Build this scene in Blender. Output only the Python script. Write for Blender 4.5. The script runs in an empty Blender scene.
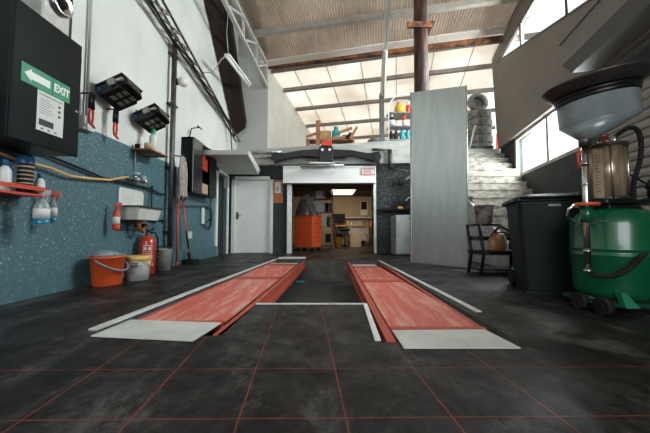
import bpy, bmesh, math, random
from mathutils import Vector, Matrix
random.seed(7)
C = bpy.context.scene.collection
H = 0.62; F = 295.0; TH = math.atan(14.5/295.0); PI = math.pi

# ---------------------------------------------------------------- camera
cam = bpy.data.cameras.new('camera'); co = bpy.data.objects.new('camera', cam); C.objects.link(co)
cam.sensor_width = 36; cam.lens = 36*F/650; cam.clip_start = .02; cam.clip_end = 200
co.location = (0, 0, H); co.rotation_euler = (PI/2+TH, 0, 0)
bpy.context.scene.camera = co

def ray(px, py):
    x = (px-325)/F; y = (216.5-py)/F
    return Vector((x, math.cos(TH)-y*math.sin(TH), math.sin(TH)+y*math.cos(TH)))
def fl(px, py, z=0):            # point on the horizontal plane z
    r = ray(px, py); t = (z-H)/r.z; return Vector((r.x*t, r.y*t, z))
def onX(X, px, py):             # point on a wall of constant X
    r = ray(px, py); t = X/r.x; return Vector((X, r.y*t, H+r.z*t))
def onY(Y, px, py):             # point on a wall of constant Y
    r = ray(px, py); t = Y/r.y; return Vector((r.x*t, Y, H+r.z*t))

U = Vector((.972, -.233, 0)); W = Vector((.233, .972, 0)); A = Vector((-1.78, 9.0, 0)); RO = Vector((4.67, 7.46, 0))
RANG = math.atan2(-.233, .972)
def R(b, o, z): return RO + W*b + U*o + Vector((0, 0, z))

# ---------------------------------------------------------------- materials
MC = {}
def mat(name, col, rough=.5, metal=0., col2=None, scale=6., lo=.35, hi=.65, bump=0., bscale=None, coat=0., stretch=None, trans=0., emit=None, rough2=None, spec=.5):
    if name in MC: return MC[name]
    m = bpy.data.materials.new(name); m.use_nodes = True; nt = m.node_tree; N = nt.nodes; L = nt.links
    b = N['Principled BSDF']
    b.inputs['Base Color'].default_value = (*col, 1); b.inputs['Roughness'].default_value = rough; b.inputs['Metallic'].default_value = metal
    b.inputs['Coat Weight'].default_value = coat; b.inputs['Specular IOR Level'].default_value = spec
    if trans: b.inputs['Transmission Weight'].default_value = trans
    if emit: b.inputs['Emission Color'].default_value = (*emit[0], 1); b.inputs['Emission Strength'].default_value = emit[1]
    tc = N.new('ShaderNodeTexCoord'); mp = N.new('ShaderNodeMapping'); L.new(tc.outputs['Object'], mp.inputs[0])
    if stretch: mp.inputs['Scale'].default_value = stretch
    if col2:
        n = N.new('ShaderNodeTexNoise'); n.inputs['Scale'].default_value = scale; n.inputs['Detail'].default_value = 6; n.inputs['Roughness'].default_value = .65
        L.new(mp.outputs[0], n.inputs['Vector'])
        r = N.new('ShaderNodeValToRGB'); r.color_ramp.elements[0].position = lo; r.color_ramp.elements[1].position = hi
        r.color_ramp.elements[0].color = (*col, 1); r.color_ramp.elements[1].color = (*col2, 1)
        L.new(n.outputs['Fac'], r.inputs[0]); L.new(r.outputs[0], b.inputs['Base Color'])
        if rough2 is not None:
            mr = N.new('ShaderNodeMapRange'); mr.inputs[1].default_value = lo; mr.inputs[2].default_value = hi
            mr.inputs[3].default_value = rough; mr.inputs[4].default_value = rough2
            L.new(n.outputs['Fac'], mr.inputs[0]); L.new(mr.outputs[0], b.inputs['Roughness'])
    if bump:
        n2 = N.new('ShaderNodeTexNoise'); n2.inputs['Scale'].default_value = bscale or scale*4; n2.inputs['Detail'].default_value = 4
        L.new(mp.outputs[0], n2.inputs['Vector'])
        bp = N.new('ShaderNodeBump'); bp.inputs['Strength'].default_value = bump; bp.inputs['Distance'].default_value = .01
        L.new(n2.outputs['Fac'], bp.inputs['Height']); L.new(bp.outputs[0], b.inputs['Normal'])
    MC[name] = m; return m

black = mat('black_metal', (.006,.007,.007), .35, .0, spec=.3)
bmatt = mat('black_matte', (.008,.008,.008), .75, spec=.2)
rubber = mat('rubber', (.009,.0085,.008), .8, 0, (.02,.019,.018), 9, spec=.2)
dark = mat('dark_grey_paint', (.014,.018,.02), .5, 0, (.025,.03,.031), 5, spec=.3)
cabm = mat('cabinet_black', (.006,.009,.009), .3, 0, (.009,.012,.012), 3, spec=.1)
chrome = mat('chrome', (.6,.6,.58), .22, 1)
steel = mat('steel', (.45,.45,.43), .35, .9, (.3,.29,.27), 8)
steeld = mat('dark_steel', (.12,.12,.115), .45, .8, (.06,.055,.05), 9)
white = mat('white_paint', (.76,.77,.73), .5, 0, (.66,.67,.63), 2.5, .3, .8)
enamel = mat('white_enamel', (.62,.64,.6), .18, 0, (.48,.47,.42), 6, .5, .8)
plast = mat('white_plastic', (.6,.62,.6), .35)
clear = mat('clear_plastic', (.55,.65,.66), .15, 0, trans=.6)
blueliq = mat('blue_liquid', (.02,.22,.35), .15, 0, trans=.2)
orange = mat('orange_plastic', (.62,.085,.018), .42, 0, (.52,.07,.02), 4)
redp = mat('red_plastic', (.52,.045,.018), .4)
redx = mat('red_enamel', (.42,.035,.02), .28, 0, coat=.4)
redlift = mat('red_lift_paint', (.58,.11,.07), .45, .0, (.72,.42,.35), 3.2, .45, .72, .25, 25, stretch=(6,.7,1))
redfr = mat('red_lift_frame', (.42,.07,.038), .5, .0, (.2,.045,.03), 8, .5, .8, .2, 30)
redstick = mat('red_handle', (.5,.06,.03), .4)
grey = mat('grey_plastic', (.16,.18,.19), .45, 0, (.22,.24,.25), 6)
lgrey = mat('light_grey', (.36,.38,.37), .5, 0, (.28,.29,.28), 5)
yellow = mat('yellow_plastic', (.65,.36,.04), .4)
hosey = mat('yellow_hose', (.68,.42,.15), .5)
blue = mat('blue_plastic', (.02,.09,.24), .4)
green = mat('green_plastic', (.02,.28,.1), .4)
teal = mat('teal_plastic', (.02,.32,.33), .4)
gtank = mat('green_tank_enamel', (.004,.1,.038), .26, 0, (.004,.075,.03), 3, coat=.3)
gfoot = mat('pale_green_paint', (.02,.2,.11), .45)
wood = mat('brown_wood', (.2,.085,.03), .6, 0, (.32,.16,.07), 7, stretch=(1,1,6))
woodp = mat('plywood', (.42,.24,.11), .65, 0, (.3,.15,.06), 5)
board = mat('orange_board', (.36,.12,.035), .6, 0, (.28,.09,.03), 5)
rustm = mat('rusty_steel', (.04,.022,.016), .7, .1, (.32,.11,.035), 3.5, .42, .62, .4, 20)
logm = mat('weathered_log', (.02,.01,.008), .65, 0, (.22,.085,.04), 5, .48, .78, .8, 18, stretch=(3,3,.5))
brownbeam = mat('brown_beam', (.014,.008,.007), .8, 0, (.022,.014,.012), 8, bump=.3, spec=.15, stretch=(1,6,6))
purl = mat('purlin_steel', (.13,.11,.09), .6, .2, (.2,.17,.14), 4)
purlw = mat('pale_purlin_steel', (.42,.39,.34), .6, .1, (.3,.27,.22), 4)
trussm = mat('truss_white', (.5,.49,.45), .5, 0, (.34,.31,.27), 7, .5, .8)
conc = mat('concrete', (.44,.44,.41), .85, 0, (.26,.255,.24), 4, .35, .7, .4, 20, stretch=(.5,1,2))
stairm = mat('stair_concrete', (.33,.3,.25), .85, 0, (.1,.09,.075), 6, .42, .66, .5, 20, stretch=(1,1,2.5))
taupe = mat('taupe_wall', (.23,.2,.175), .8, 0, (.2,.175,.155), 1.5)
wdark = mat('dark_wall', (.022,.026,.028), .7, 0, (.04,.045,.045), 4, bump=.2, spec=.3)
mott = mat('mottled_wall', (.012,.013,.014), .6, 0, (.16,.16,.155), 26, .5, .75, .6, 30, spec=.3)
greyw = mat('grey_render', (.42,.42,.4), .85, 0, (.36,.36,.34), 2)
creamw = mat('cream_wall', (.6,.58,.52), .85, 0, (.52,.5,.44), 2)
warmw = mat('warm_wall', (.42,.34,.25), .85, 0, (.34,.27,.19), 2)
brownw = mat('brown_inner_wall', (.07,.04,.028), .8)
paper = mat('paper', (.62,.63,.6), .7)
inkr = mat('red_ink', (.5,.04,.03), .7); inkb = mat('black_ink', (.03,.03,.035), .7)
signg = mat('sign_green', (.01,.24,.11), .45); signw = mat('sign_white', (.75,.78,.74), .45)
ramp = mat('galvanised_ramp', (.58,.59,.54), .6, .0, (.44,.45,.41), 3, .4, .7, .15, 12)
rail = mat('worn_rail', (.62,.63,.6), .5, .1, (.3,.3,.28), 9, .5, .75, .3, 20)
sheet = mat('brushed_sheet', (.62,.66,.65), .3, .9, (.54,.58,.58), 2.0, rough2=.36, stretch=(5,5,.6))
bing = mat('bin_plastic', (.006,.012,.011), .45, 0, (.01,.017,.015), 4, bump=.1, spec=.2)
towelm = mat('towel', (.42,.38,.34), .95, 0, (.24,.2,.18), 12, bump=.5)
dishm = mat('dish_dark_steel', (.03,.027,.026), .32, .4, (.07,.058,.052), 6, rough2=.45)
bowlm = mat('bowl_grey_paint', (.26,.3,.3), .28, .2, (.17,.2,.2), 4)
glassc = mat('cylinder_glass', (.55,.42,.28), .25, .5, (.2,.13,.08), 4, .35, .7, stretch=(5,5,.8))
shut = mat('shutter_slats', (.26,.24,.22), .5, .2, (.22,.2,.18), 3)
polew = mat('pale_post', (.5,.49,.45), .5, 0, (.33,.3,.26), 6, .5, .8)
tyre = mat('tyre_rubber', (.09,.085,.078), .75, 0, (.32,.3,.27), 6, .36, .66)
tube = mat('unlit_tube', (.85,.85,.8), .4)
globe = mat('globe_glass', (.7,.66,.58), .3)
cardb = mat('cardboard', (.5,.38,.25), .8, 0, (.42,.3,.18), 5)
pitm = mat('pit_concrete', (.06,.055,.05), .8, 0, (.12,.11,.1), 5, .4, .7, .4, 20)
pitfloor = mat('pit_floor', (.02,.02,.02), .6, 0, (.05,.047,.045), 6)

def roofmat(name, c1, c2, tr):
    m = bpy.data.materials.new(name); m.use_nodes = True; nt = m.node_tree; N = nt.nodes; L = nt.links
    N.remove(N['Principled BSDF']); out = N['Material Output']
    n = N.new('ShaderNodeTexNoise'); n.inputs['Scale'].default_value = .9; n.inputs['Detail'].default_value = 5
    tc = N.new('ShaderNodeTexCoord'); L.new(tc.outputs['Object'], n.inputs['Vector'])
    r = N.new('ShaderNodeValToRGB'); r.color_ramp.elements[0].position = .35; r.color_ramp.elements[1].position = .7
    r.color_ramp.elements[0].color = (*c1, 1); r.color_ramp.elements[1].color = (*c2, 1); L.new(n.outputs['Fac'], r.inputs[0])
    d = N.new('ShaderNodeBsdfDiffuse'); t = N.new('ShaderNodeBsdfTranslucent'); mx = N.new('ShaderNodeMixShader')
    L.new(r.outputs[0], d.inputs[0]); L.new(r.outputs[0], t.inputs[0]); mx.inputs[0].default_value = tr
    L.new(d.outputs[0], mx.inputs[1]); L.new(t.outputs[0], mx.inputs[2]); L.new(mx.outputs[0], out.inputs[0]); return m
roof_back = roofmat('translucent_roof_sheet', (.9,.87,.83), (.74,.68,.6), .5)
roof_front = roofmat('corrugated_roof_sheet', (.46,.38,.3), (.28,.22,.175), .14)

def panemat():
    m = bpy.data.materials.new('window_glass'); m.use_nodes = True; nt = m.node_tree; N = nt.nodes; L = nt.links
    N.remove(N['Principled BSDF']); t = N.new('ShaderNodeBsdfTransparent'); t.inputs[0].default_value = (.93,.96,.95,1)
    g = N.new('ShaderNodeBsdfGlossy'); g.inputs['Roughness'].default_value = .05
    mx = N.new('ShaderNodeMixShader'); mx.inputs[0].default_value = .06
    L.new(t.outputs[0], mx.inputs[1]); L.new(g.outputs[0], mx.inputs[2]); L.new(mx.outputs[0], N['Material Output'].inputs[0]); return m
pane = panemat()

def wallmat():      # white above 1.8 m, speckled blue-green dado below
    m = bpy.data.materials.new('two_tone_wall_paint'); m.use_nodes = True; nt = m.node_tree; N = nt.nodes; L = nt.links; b = N['Principled BSDF']
    g = N.new('ShaderNodeNewGeometry'); s = N.new('ShaderNodeSeparateXYZ'); L.new(g.outputs['Position'], s.inputs[0])
    gt = N.new('ShaderNodeMath'); gt.operation = 'GREATER_THAN'; gt.inputs[1].default_value = 1.8; L.new(s.outputs['Z'], gt.inputs[0])
    v = N.new('ShaderNodeTexNoise'); v.inputs['Scale'].default_value = 42; v.inputs['Detail'].default_value = 5; v.inputs['Roughness'].default_value = .75; L.new(g.outputs['Position'], v.inputs['Vector'])
    r = N.new('ShaderNodeValToRGB'); r.color_ramp.elements[0].position = .56; r.color_ramp.elements[1].position = .68
    r.color_ramp.elements[0].color = (.052,.128,.152,1); r.color_ramp.elements[1].color = (.36,.5,.53,1); L.new(v.outputs['Fac'], r.inputs[0])
    n = N.new('ShaderNodeTexNoise'); n.inputs['Scale'].default_value = 1.4; n.inputs['Detail'].default_value = 5; L.new(g.outputs['Position'], n.inputs['Vector'])
    r2 = N.new('ShaderNodeValToRGB'); r2.color_ramp.elements[0].color = (.68,.7,.66,1); r2.color_ramp.elements[1].color = (.56,.58,.54,1)
    r2.color_ramp.elements[0].position = .4; r2.color_ramp.elements[1].position = .8; L.new(n.outputs['Fac'], r2.inputs[0])
    mx = N.new('ShaderNodeMix'); mx.data_type = 'RGBA'; L.new(gt.outputs[0], mx.inputs[0]); L.new(r.outputs[0], mx.inputs[6]); L.new(r2.outputs[0], mx.inputs[7])
    L.new(mx.outputs[2], b.inputs['Base Color']); b.inputs['Roughness'].default_value = .5
    bp = N.new('ShaderNodeBump'); bp.inputs['Strength'].default_value = .35; bp.inputs['Distance'].default_value = .01
    L.new(v.outputs['Fac'], bp.inputs['Height']); L.new(bp.outputs[0], b.inputs['Normal']); return m
twotone = wallmat()

def floormat():
    m = bpy.data.materials.new('shop_floor'); m.use_nodes = True; nt = m.node_tree; N = nt.nodes; L = nt.links; b = N['Principled BSDF']
    g = N.new('ShaderNodeNewGeometry')
    def noise(sc, det, stretch=None, rg=.6):
        n = N.new('ShaderNodeTexNoise'); n.inputs['Scale'].default_value = sc; n.inputs['Detail'].default_value = det; n.inputs['Roughness'].default_value = rg
        if stretch:
            mp = N.new('ShaderNodeMapping'); mp.inputs['Scale'].default_value = stretch; L.new(g.outputs['Position'], mp.inputs[0]); L.new(mp.outputs[0], n.inputs['Vector'])
        else: L.new(g.outputs['Position'], n.inputs['Vector'])
        return n.outputs['Fac']
    def rampn(src, p0, c0, p1, c1):
        r = N.new('ShaderNodeValToRGB'); r.color_ramp.elements[0].position = p0; r.color_ramp.elements[1].position = p1
        r.color_ramp.elements[0].color = (*c0, 1); r.color_ramp.elements[1].color = (*c1, 1); L.new(src, r.inputs[0]); return r.outputs[0]
    def mth(op, a, c=None):
        q = N.new('ShaderNodeMath'); q.operation = op
        for i, x in enumerate((a, c)):
            if x is None: continue
            if isinstance(x, (int, float)): q.inputs[i].default_value = x
            else: L.new(x, q.inputs[i])
        return q.outputs[0]
    base = rampn(noise(3.2, 12, None, .82), .4, (.004,.0032,.003), .66, (.032,.027,.025))
    dust = mth('MULTIPLY', rampn(noise(2.1, 10, (1.5,.8,1), .7), .48, (0,0,0), .66, (1,1,1)), rampn(noise(11, 8, (1,.6,1), .8), .42, (0,0,0), .66, (.75,.75,.75)))
    s = N.new('ShaderNodeSeparateXYZ'); L.new(g.outputs['Position'], s.inputs[0]); X, Y = s.outputs['X'], s.outputs['Y']
    # red painted grid lines, turned 4 degrees
    th = math.radians(4.07)
    xr = mth('ADD', mth('MULTIPLY', X, math.cos(th)), mth('MULTIPLY', Y, math.sin(th)))
    yr = mth('SUBTRACT', Y, mth('MULTIPLY', X, .012))
    x0 = .0445*math.cos(th)+1.366*math.sin(th); y0 = 1.3655
    def line(v, o, w):
        f = mth('FRACT', mth('ADD', mth('DIVIDE', mth('SUBTRACT', v, o), .3545), 10.5))
        return mth('LESS_THAN', mth('ABSOLUTE', mth('SUBTRACT', f, .5)), w)
    xm = mth('MULTIPLY', mth('LESS_THAN', Y, 2.45), mth('LESS_THAN', mth('ABSOLUTE', mth('ADD', X, .12)), 1.0))
    ym = mth('MULTIPLY', mth('LESS_THAN', Y, 1.6), mth('LESS_THAN', mth('ABSOLUTE', X), 2.4))
    ln = mth('MAXIMUM', mth('MULTIPLY', line(xr, x0, .0095), xm), mth('MULTIPLY', line(yr, y0, .0075), ym))
    wear = rampn(noise(5, 6), .3, (.25,.25,.25), .6, (1,1,1))
    ln = mth('MULTIPLY', ln, wear)
    m1 = N.new('ShaderNodeMix'); m1.data_type = 'RGBA'; L.new(dust, m1.inputs[0]); L.new(base, m1.inputs[6]); m1.inputs[7].default_value = (.17,.165,.155,1)
    m2 = N.new('ShaderNodeMix'); m2.data_type = 'RGBA'; L.new(ln, m2.inputs[0]); L.new(m1.outputs[2], m2.inputs[6]); m2.inputs[7].default_value = (.2,.045,.03,1)
    L.new(m2.outputs[2], b.inputs['Base Color']); b.inputs['Specular IOR Level'].default_value = .22
    L.new(rampn(noise(3, 6), .35, (.36,.36,.36), .7, (.66,.66,.66)), b.inputs['Roughness'])
    bp = N.new('ShaderNodeBump'); bp.inputs['Strength'].default_value = .45; bp.inputs['Distance'].default_value = .01
    L.new(noise(16, 8), bp.inputs['Height']); L.new(bp.outputs[0], b.inputs['Normal']); return m
floorm = floormat()

# ---------------------------------------------------------------- mesh builder
class MB:
    def __init__(s): s.v = []; s.f = []; s.sm = []
    def add(s, vs, fs, smooth=False):
        n = len(s.v); s.v += [Vector(v) for v in vs]
        for f in fs: s.f.append([i+n for i in f]); s.sm.append(smooth)
        return s
    def hexa(s, p):     # bottom four (ccw) then top four
        return s.add(p, [(3,2,1,0),(4,5,6,7),(0,1,5,4),(1,2,6,5),(2,3,7,6),(3,0,4,7)])
    def box(s, x0, x1, y0, y1, z0, z1, M=None):
        p = [(x0,y0,z0),(x1,y0,z0),(x1,y1,z0),(x0,y1,z0),(x0,y0,z1),(x1,y0,z1),(x1,y1,z1),(x0,y1,z1)]
        if M: p = [M @ Vector(q) for q in p]
        return s.hexa(p)
    def rbox(s, x0, x1, y0, y1, z0, z1, r=.02, M=None, n=4):    # box with its vertical edges rounded
        pts = []
        for cx, cy, a0 in ((x1-r,y1-r,0),(x0+r,y1-r,90),(x0+r,y0+r,180),(x1-r,y0+r,270)):
            for k in range(n+1):
                a = math.radians(a0+90*k/n); pts.append((cx+r*math.cos(a), cy+r*math.sin(a)))
        return s.prism(pts, z0, z1, M)
    def prism(s, pts, z0, z1, M=None, pts2=None):
        n = len(pts); q = pts2 or pts
        v = [Vector((x,y,z0)) for x,y in pts]+[Vector((x,y,z1)) for x,y in q]
        if M: v = [M @ p for p in v]
        f = [tuple(reversed(range(n))), tuple(range(n,2*n))]+[(i,(i+1)%n,(i+1)%n+n,i+n) for i in range(n)]
        return s.add(v, f)
    def bar(s, a, b, w, h=None, up=(0,0,1)):
        a = Vector(a); b = Vector(b); h = h or w; d = (b-a).normalized(); u = Vector(up)
        if abs(d.dot(u)) > .99: u = Vector((1,0,0))
        r = d.cross(u).normalized(); u = r.cross(d).normalized()
        p = [a-r*w/2-u*h/2, b-r*w/2-u*h/2, b+r*w/2-u*h/2, a+r*w/2-u*h/2, a-r*w/2+u*h/2, b-r*w/2+u*h/2, b+r*w/2+u*h/2, a+r*w/2+u*h/2]
        return s.add(p, [(0,1,2,3),(7,6,5,4),(4,5,1,0),(5,6,2,1),(6,7,3,2),(7,4,0,3)])
    def tube(s, path, r, n=10, caps=True, closed=False):
        P = [Vector(p) for p in path]; m = len(P); vs = []; rr = r if isinstance(r, (list, tuple)) else [r]*m
        pu = None
        for i in range(m):
            if closed: t = (P[(i+1)%m]-P[i-1]).normalized()
            else: t = (P[min(i+1,m-1)]-P[max(i-1,0)]).normalized()
            if pu is None:
                pu = Vector((0,0,1)) if abs(t.z) < .9 else Vector((1,0,0))
            u = (pu-t*pu.dot(t)).normalized(); w = t.cross(u); pu = u
            vs += [P[i]+(u*math.cos(2*PI*k/n)+w*math.sin(2*PI*k/n))*rr[i] for k in range(n)]
        f = []
        for i in range(m if closed else m-1):
            j = (i+1) % m
            for k in range(n): f.append((i*n+k, i*n+(k+1)%n, j*n+(k+1)%n, j*n+k))
        n0 = len(s.v); s.add(vs, f, True)
        if caps and not closed:
            s.f.append([n0+k for k in reversed(range(n))]); s.sm.append(False)
            s.f.append([n0+(m-1)*n+k for k in range(n)]); s.sm.append(False)
        return s
    def lathe(s, prof, o=(0,0,0), n=28, M=None, sx=1, sy=1, smooth=True):
        o = Vector(o); vs = []; f = []; m = len(prof)
        for r, z in prof:
            for k in range(n):
                a = 2*PI*k/n; v = Vector((r*math.cos(a)*sx, r*math.sin(a)*sy, z))
                vs.append((M @ v if M else v)+o)
        for i in range(m-1):
            for k in range(n): f.append((i*n+k, i*n+(k+1)%n, (i+1)*n+(k+1)%n, (i+1)*n+k))
        n0 = len(s.v); s.add(vs, f, smooth)
        if prof[0][0] > 1e-4: s.f.append([n0+k for k in reversed(range(n))]); s.sm.append(False)
        if prof[-1][0] > 1e-4: s.f.append([n0+(m-1)*n+k for k in range(n)]); s.sm.append(False)
        return s
    def sphere(s, c, r, n=16, sx=1, sy=1, sz=1):
        return s.lathe([(r*math.sin(PI*i/8), -r*math.cos(PI*i/8)*sz) for i in range(9)], c, n, None, sx, sy)
    def build(s, name, m, parent=None, bevel=0, world=False, weld=True):
        me = bpy.data.meshes.new(name); vs = s.v; loc = Vector((0,0,0))
        if parent is None:
            lo = [min(v[i] for v in vs) for i in range(3)]; hi = [max(v[i] for v in vs) for i in range(3)]
            loc = Vector(((lo[0]+hi[0])/2, (lo[1]+hi[1])/2, lo[2])); vs = [v-loc for v in vs]
        elif world:
            Mi = WM[parent.name].inverted(); vs = [Mi @ v for v in vs]
        me.from_pydata([tuple(v) for v in vs], [], s.f)
        for p, q in zip(me.polygons, s.sm): p.use_smooth = q
        bm = bmesh.new(); bm.from_mesh(me)
        if weld: bmesh.ops.remove_doubles(bm, verts=bm.verts, dist=1e-5)
        bmesh.ops.recalc_face_normals(bm, faces=bm.faces); bm.to_mesh(me); bm.free()
        me.materials.append(m); o = bpy.data.objects.new(name, me); C.objects.link(o); o.location = loc
        if parent: o.parent = parent; WM[o.name] = WM[parent.name]
        if bevel:
            bv = o.modifiers.new('bevel', 'BEVEL'); bv.width = bevel; bv.segments = 2; bv.limit_method = 'ANGLE'
        return o
WM = {}
def thing(name, label, cat, loc, rz=0, group=None):
    o = bpy.data.objects.new(name, None); C.objects.link(o); o.empty_display_size = .1
    o.location = loc; o.rotation_euler = (0,0,rz); o['label'] = label; o['category'] = cat
    if group: o['group'] = group
    WM[o.name] = Matrix.Translation(Vector(loc)) @ Matrix.Rotation(rz, 4, 'Z'); return o
def tag(o, label, cat, group=None):
    o['label'] = label; o['category'] = cat
    if group: o['group'] = group
    return o
def struct(o): o['kind'] = 'structure'; return o
def dup(root, loc, rz, label=None, group=None):
    r = root.copy(); C.objects.link(r); r.location = loc; r.rotation_euler = (0,0,rz)
    if label: r['label'] = label
    if group: r['group'] = group
    for ch in list(root.children):
        c = ch.copy(); C.objects.link(c); c.parent = r
        for g in ch.children:
            d = g.copy(); C.objects.link(d); d.parent = c
    return r
def text_mesh(txt, size, M, m, name, parent, world=False, depth=.002, align='CENTER'):
    cu = bpy.data.curves.new(name, 'FONT'); cu.body = txt; cu.size = size; cu.extrude = depth; cu.align_x = align; cu.align_y = 'CENTER'; cu.offset = size*.03
    to = bpy.data.objects.new(name, cu); C.objects.link(to)
    bpy.context.view_layer.update(); dg = bpy.context.evaluated_depsgraph_get()
    me = bpy.data.meshes.new_from_object(to.evaluated_get(dg)); bpy.data.objects.remove(to)
    me.transform((WM[parent.name].inverted() if world else Matrix.Identity(4)) @ M); me.materials.clear(); me.materials.append(m)
    o = bpy.data.objects.new(name, me); C.objects.link(o); o.parent = parent; WM[o.name] = WM[parent.name]; return o
V = Vector

# ================================================================ SETTING
WX = -2.72
# floor with the U-shaped recess of the lift
def lineat(a, b, Y): t = (Y-a.y)/(b.y-a.y); return a+(b-a)*t
hole = [fl(99,334), fl(216,336), fl(256,304.3), fl(366.5,304.3), fl(381,342), fl(528,347), fl(377.5,261), fl(277,260)]
def make_floor():
    bm = bmesh.new()
    outer = [(-2.9,-5),(-2.9,13.7),(9,13.7),(9,-5)]
    loops = [[V((x,y,0)) for x,y in outer], [V(p) for p in hole]]
    es = []
    for lp in loops:
        vs = [bm.verts.new(p) for p in lp]
        for i in range(len(vs)): es.append(bm.edges.new((vs[i], vs[(i+1)%len(vs)])))
    bmesh.ops.triangle_fill(bm, edges=es, use_beauty=True, normal=(0,0,1))
    me = bpy.data.meshes.new('floor'); bm.to_mesh(me); bm.free(); me.materials.append(floorm)
    o = bpy.data.objects.new('floor', me); C.objects.link(o); struct(o)
make_floor()
m = MB(); n = len(hole)
D = .42
for i in range(n):
    a, b = hole[i], hole[(i+1)%n]
    m.add([a, b, b+V((0,0,-D)), a+V((0,0,-D))], [(0,1,2,3)])
struct(m.build('trim_1', pitm))
m = MB(); m.add([p+V((0,0,-D)) for p in hole], [tuple(range(n))]); struct(m.build('trim_2', pitfloor))
# rusty pit floor scraps
# white worn edge strips beside the lifts and round the pit mouth
def strip(a, b, w, name, mt=rail, h=.012, side=1):
    a = V(a); b = V(b); d = (b-a).normalized(); r = V((d.y,-d.x,0))*side
    m = MB(); p = [a, b, b+r*w, a+r*w]; p = [V((q.x,q.y,0.0005)) for q in p]
    m.hexa(p+[q+V((0,0,h)) for q in p]); return struct(m.build(name, mt, bevel=.003))
strip(fl(97,331), fl(277,259.5), .06, 'trim_3', side=-1)
strip(fl(475,312.5), fl(378,261), .05, 'trim_4', side=1)
strip(fl(381,341.5), fl(367,304.3), .035, 'trim_5', white, side=-1)
strip(fl(256,304.3), fl(367,304.3), .02, 'trim_6', side=1)

# left wall
def boxes(name, lst, mt, bevel=0):
    m = MB()
    for q in lst: m.box(*q)
    return struct(m.build(name, mt, bevel=bevel, weld=False))
DY0, DY1 = 7.38, 8.12      # doorway in the left wall
boxes('wall_left', [(-3.0,WX,-5,DY0,0,7.2), (-3.0,WX,DY0,DY1,2.12,7.2), (-3.0,WX,DY1,9.0,0,7.2)], twotone)
bl = mat('teal_base_paint', (.055,.125,.145), .5, 0, (.11,.2,.23), 18, .5, .7, .3, 40)
boxes('baseboard_left', [(WX,WX+.02,-1,5.2,0,.27), (WX,WX+.05,5.2,DY0-.05,0,.25)], bl, .005)
boxes('trim_7', [(WX-.01,WX+.04,DY0-.1,DY0,0,2.2),(WX-.01,WX+.04,DY1,DY1+.08,0,2.2),(WX-.01,WX+.04,DY0-.1,DY1+.08,2.12,2.22)], white)
d = MB(); d.box(-2.86,-2.8,DY0,DY1,0,2.12); dd = struct(d.build('door_2', dark))
q = MB(); q.box(-2.81,-2.79,DY0+.1,DY1-.1,.2,.95); q.box(-2.81,-2.79,DY0+.1,DY1-.1,1.1,1.95); WM[dd.name]=Matrix.Translation(dd.location)
q.build('door_panel', black, dd, .01, world=True)
q = MB(); q.tube([(-2.8,DY0+.06,1.02),(-2.74,DY0+.06,1.02),(-2.74,DY0+.17,1.02)], .012); q.build('door_handle', chrome, dd, world=True)

# back wall with the white door and the shutter opening
YB = 8.3
OX0, OX1, OZ = -.93, 1.36, 1.97
DX0, DX1 = onY(YB,234,200).x, onY(YB,271,200).x
boxes('wall_back', [(-3.0,DX0,YB,YB+.25,0,2.5),(DX0,DX1,YB,YB+.25,2.1,2.5),(DX1,OX0-.28,YB,YB+.25,0,2.5)], wdark)
boxes('wall_back_right', [(OX1+.08,5.2,YB,YB+.25,0,2.5)], mott)
boxes('wall_back_header', [(OX0-.28,OX0,YB,YB+.25,0,2.5),(OX1,OX1+.08,YB,YB+.25,0,2.5),(OX0,OX1,YB,YB+.25,OZ,2.5)], wdark)
dr = MB(); dr.box(DX0+.03,DX1-.03,YB+.02,YB+.07,.01,2.07); dr = struct(dr.build('door_1', white, bevel=.005)); WM[dr.name]=Matrix.Translation(dr.location)
q = MB(); q.box(DX0-.06,DX0+.03,YB-.04,YB+.04,0,2.16); q.box(DX1-.03,DX1+.06,YB-.04,YB+.04,0,2.16); q.box(DX0-.06,DX1+.06,YB-.04,YB+.04,2.07,2.16)
struct(q.build('trim_8', enamel, weld=False, bevel=.004))
q = MB(); q.tube([(DX0+.1,YB+.03,1.05),(DX0+.1,YB-.03,1.05),(DX0+.2,YB-.03,1.05)], .012); q.box(DX0+.08,DX0+.12,YB,YB+.025,.95,1.15); q.build('door_handle', black, dr, world=True)
# opening frame
q = MB(); q.box(OX0-.13,OX0,YB-.09,YB-.001,0,OZ+.02); q.box(OX1,OX1+.07,YB-.09,YB-.001,0,OZ+.02); q.box(OX0-.08,OX1+.07,YB-.09,YB-.001,OZ-.02,OZ+.04)
struct(q.build('trim_9', enamel, weld=False, bevel=.004))

# workshop behind the opening
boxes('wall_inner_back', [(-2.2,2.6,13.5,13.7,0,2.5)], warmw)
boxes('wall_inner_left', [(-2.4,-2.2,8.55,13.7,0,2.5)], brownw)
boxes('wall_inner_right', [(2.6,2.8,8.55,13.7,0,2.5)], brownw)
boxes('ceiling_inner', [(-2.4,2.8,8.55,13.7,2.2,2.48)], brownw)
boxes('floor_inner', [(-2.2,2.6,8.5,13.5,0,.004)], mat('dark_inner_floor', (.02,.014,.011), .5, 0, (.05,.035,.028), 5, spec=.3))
# mezzanine beam and slab
m = MB(); m.hexa([V(q) for q in ((-2.35,8.05,2.44),(3.05,8.05,2.5),(3.05,8.3,2.5),(-2.35,8.3,2.44),(-2.35,8.05,2.85),(3.05,8.05,3.19),(3.05,8.3,3.19),(-2.35,8.3,2.85))])
m.box(3.051,5.25,8.26,8.35,2.5,2.95); m.box(-2.35,3.05,8.301,8.349,2.5,2.84); struct(m.build('trim_10', conc, weld=False))
boxes('floor_mezzanine', [(-2.9,5.25,8.35,17,2.5,2.95)], conc)

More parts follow.
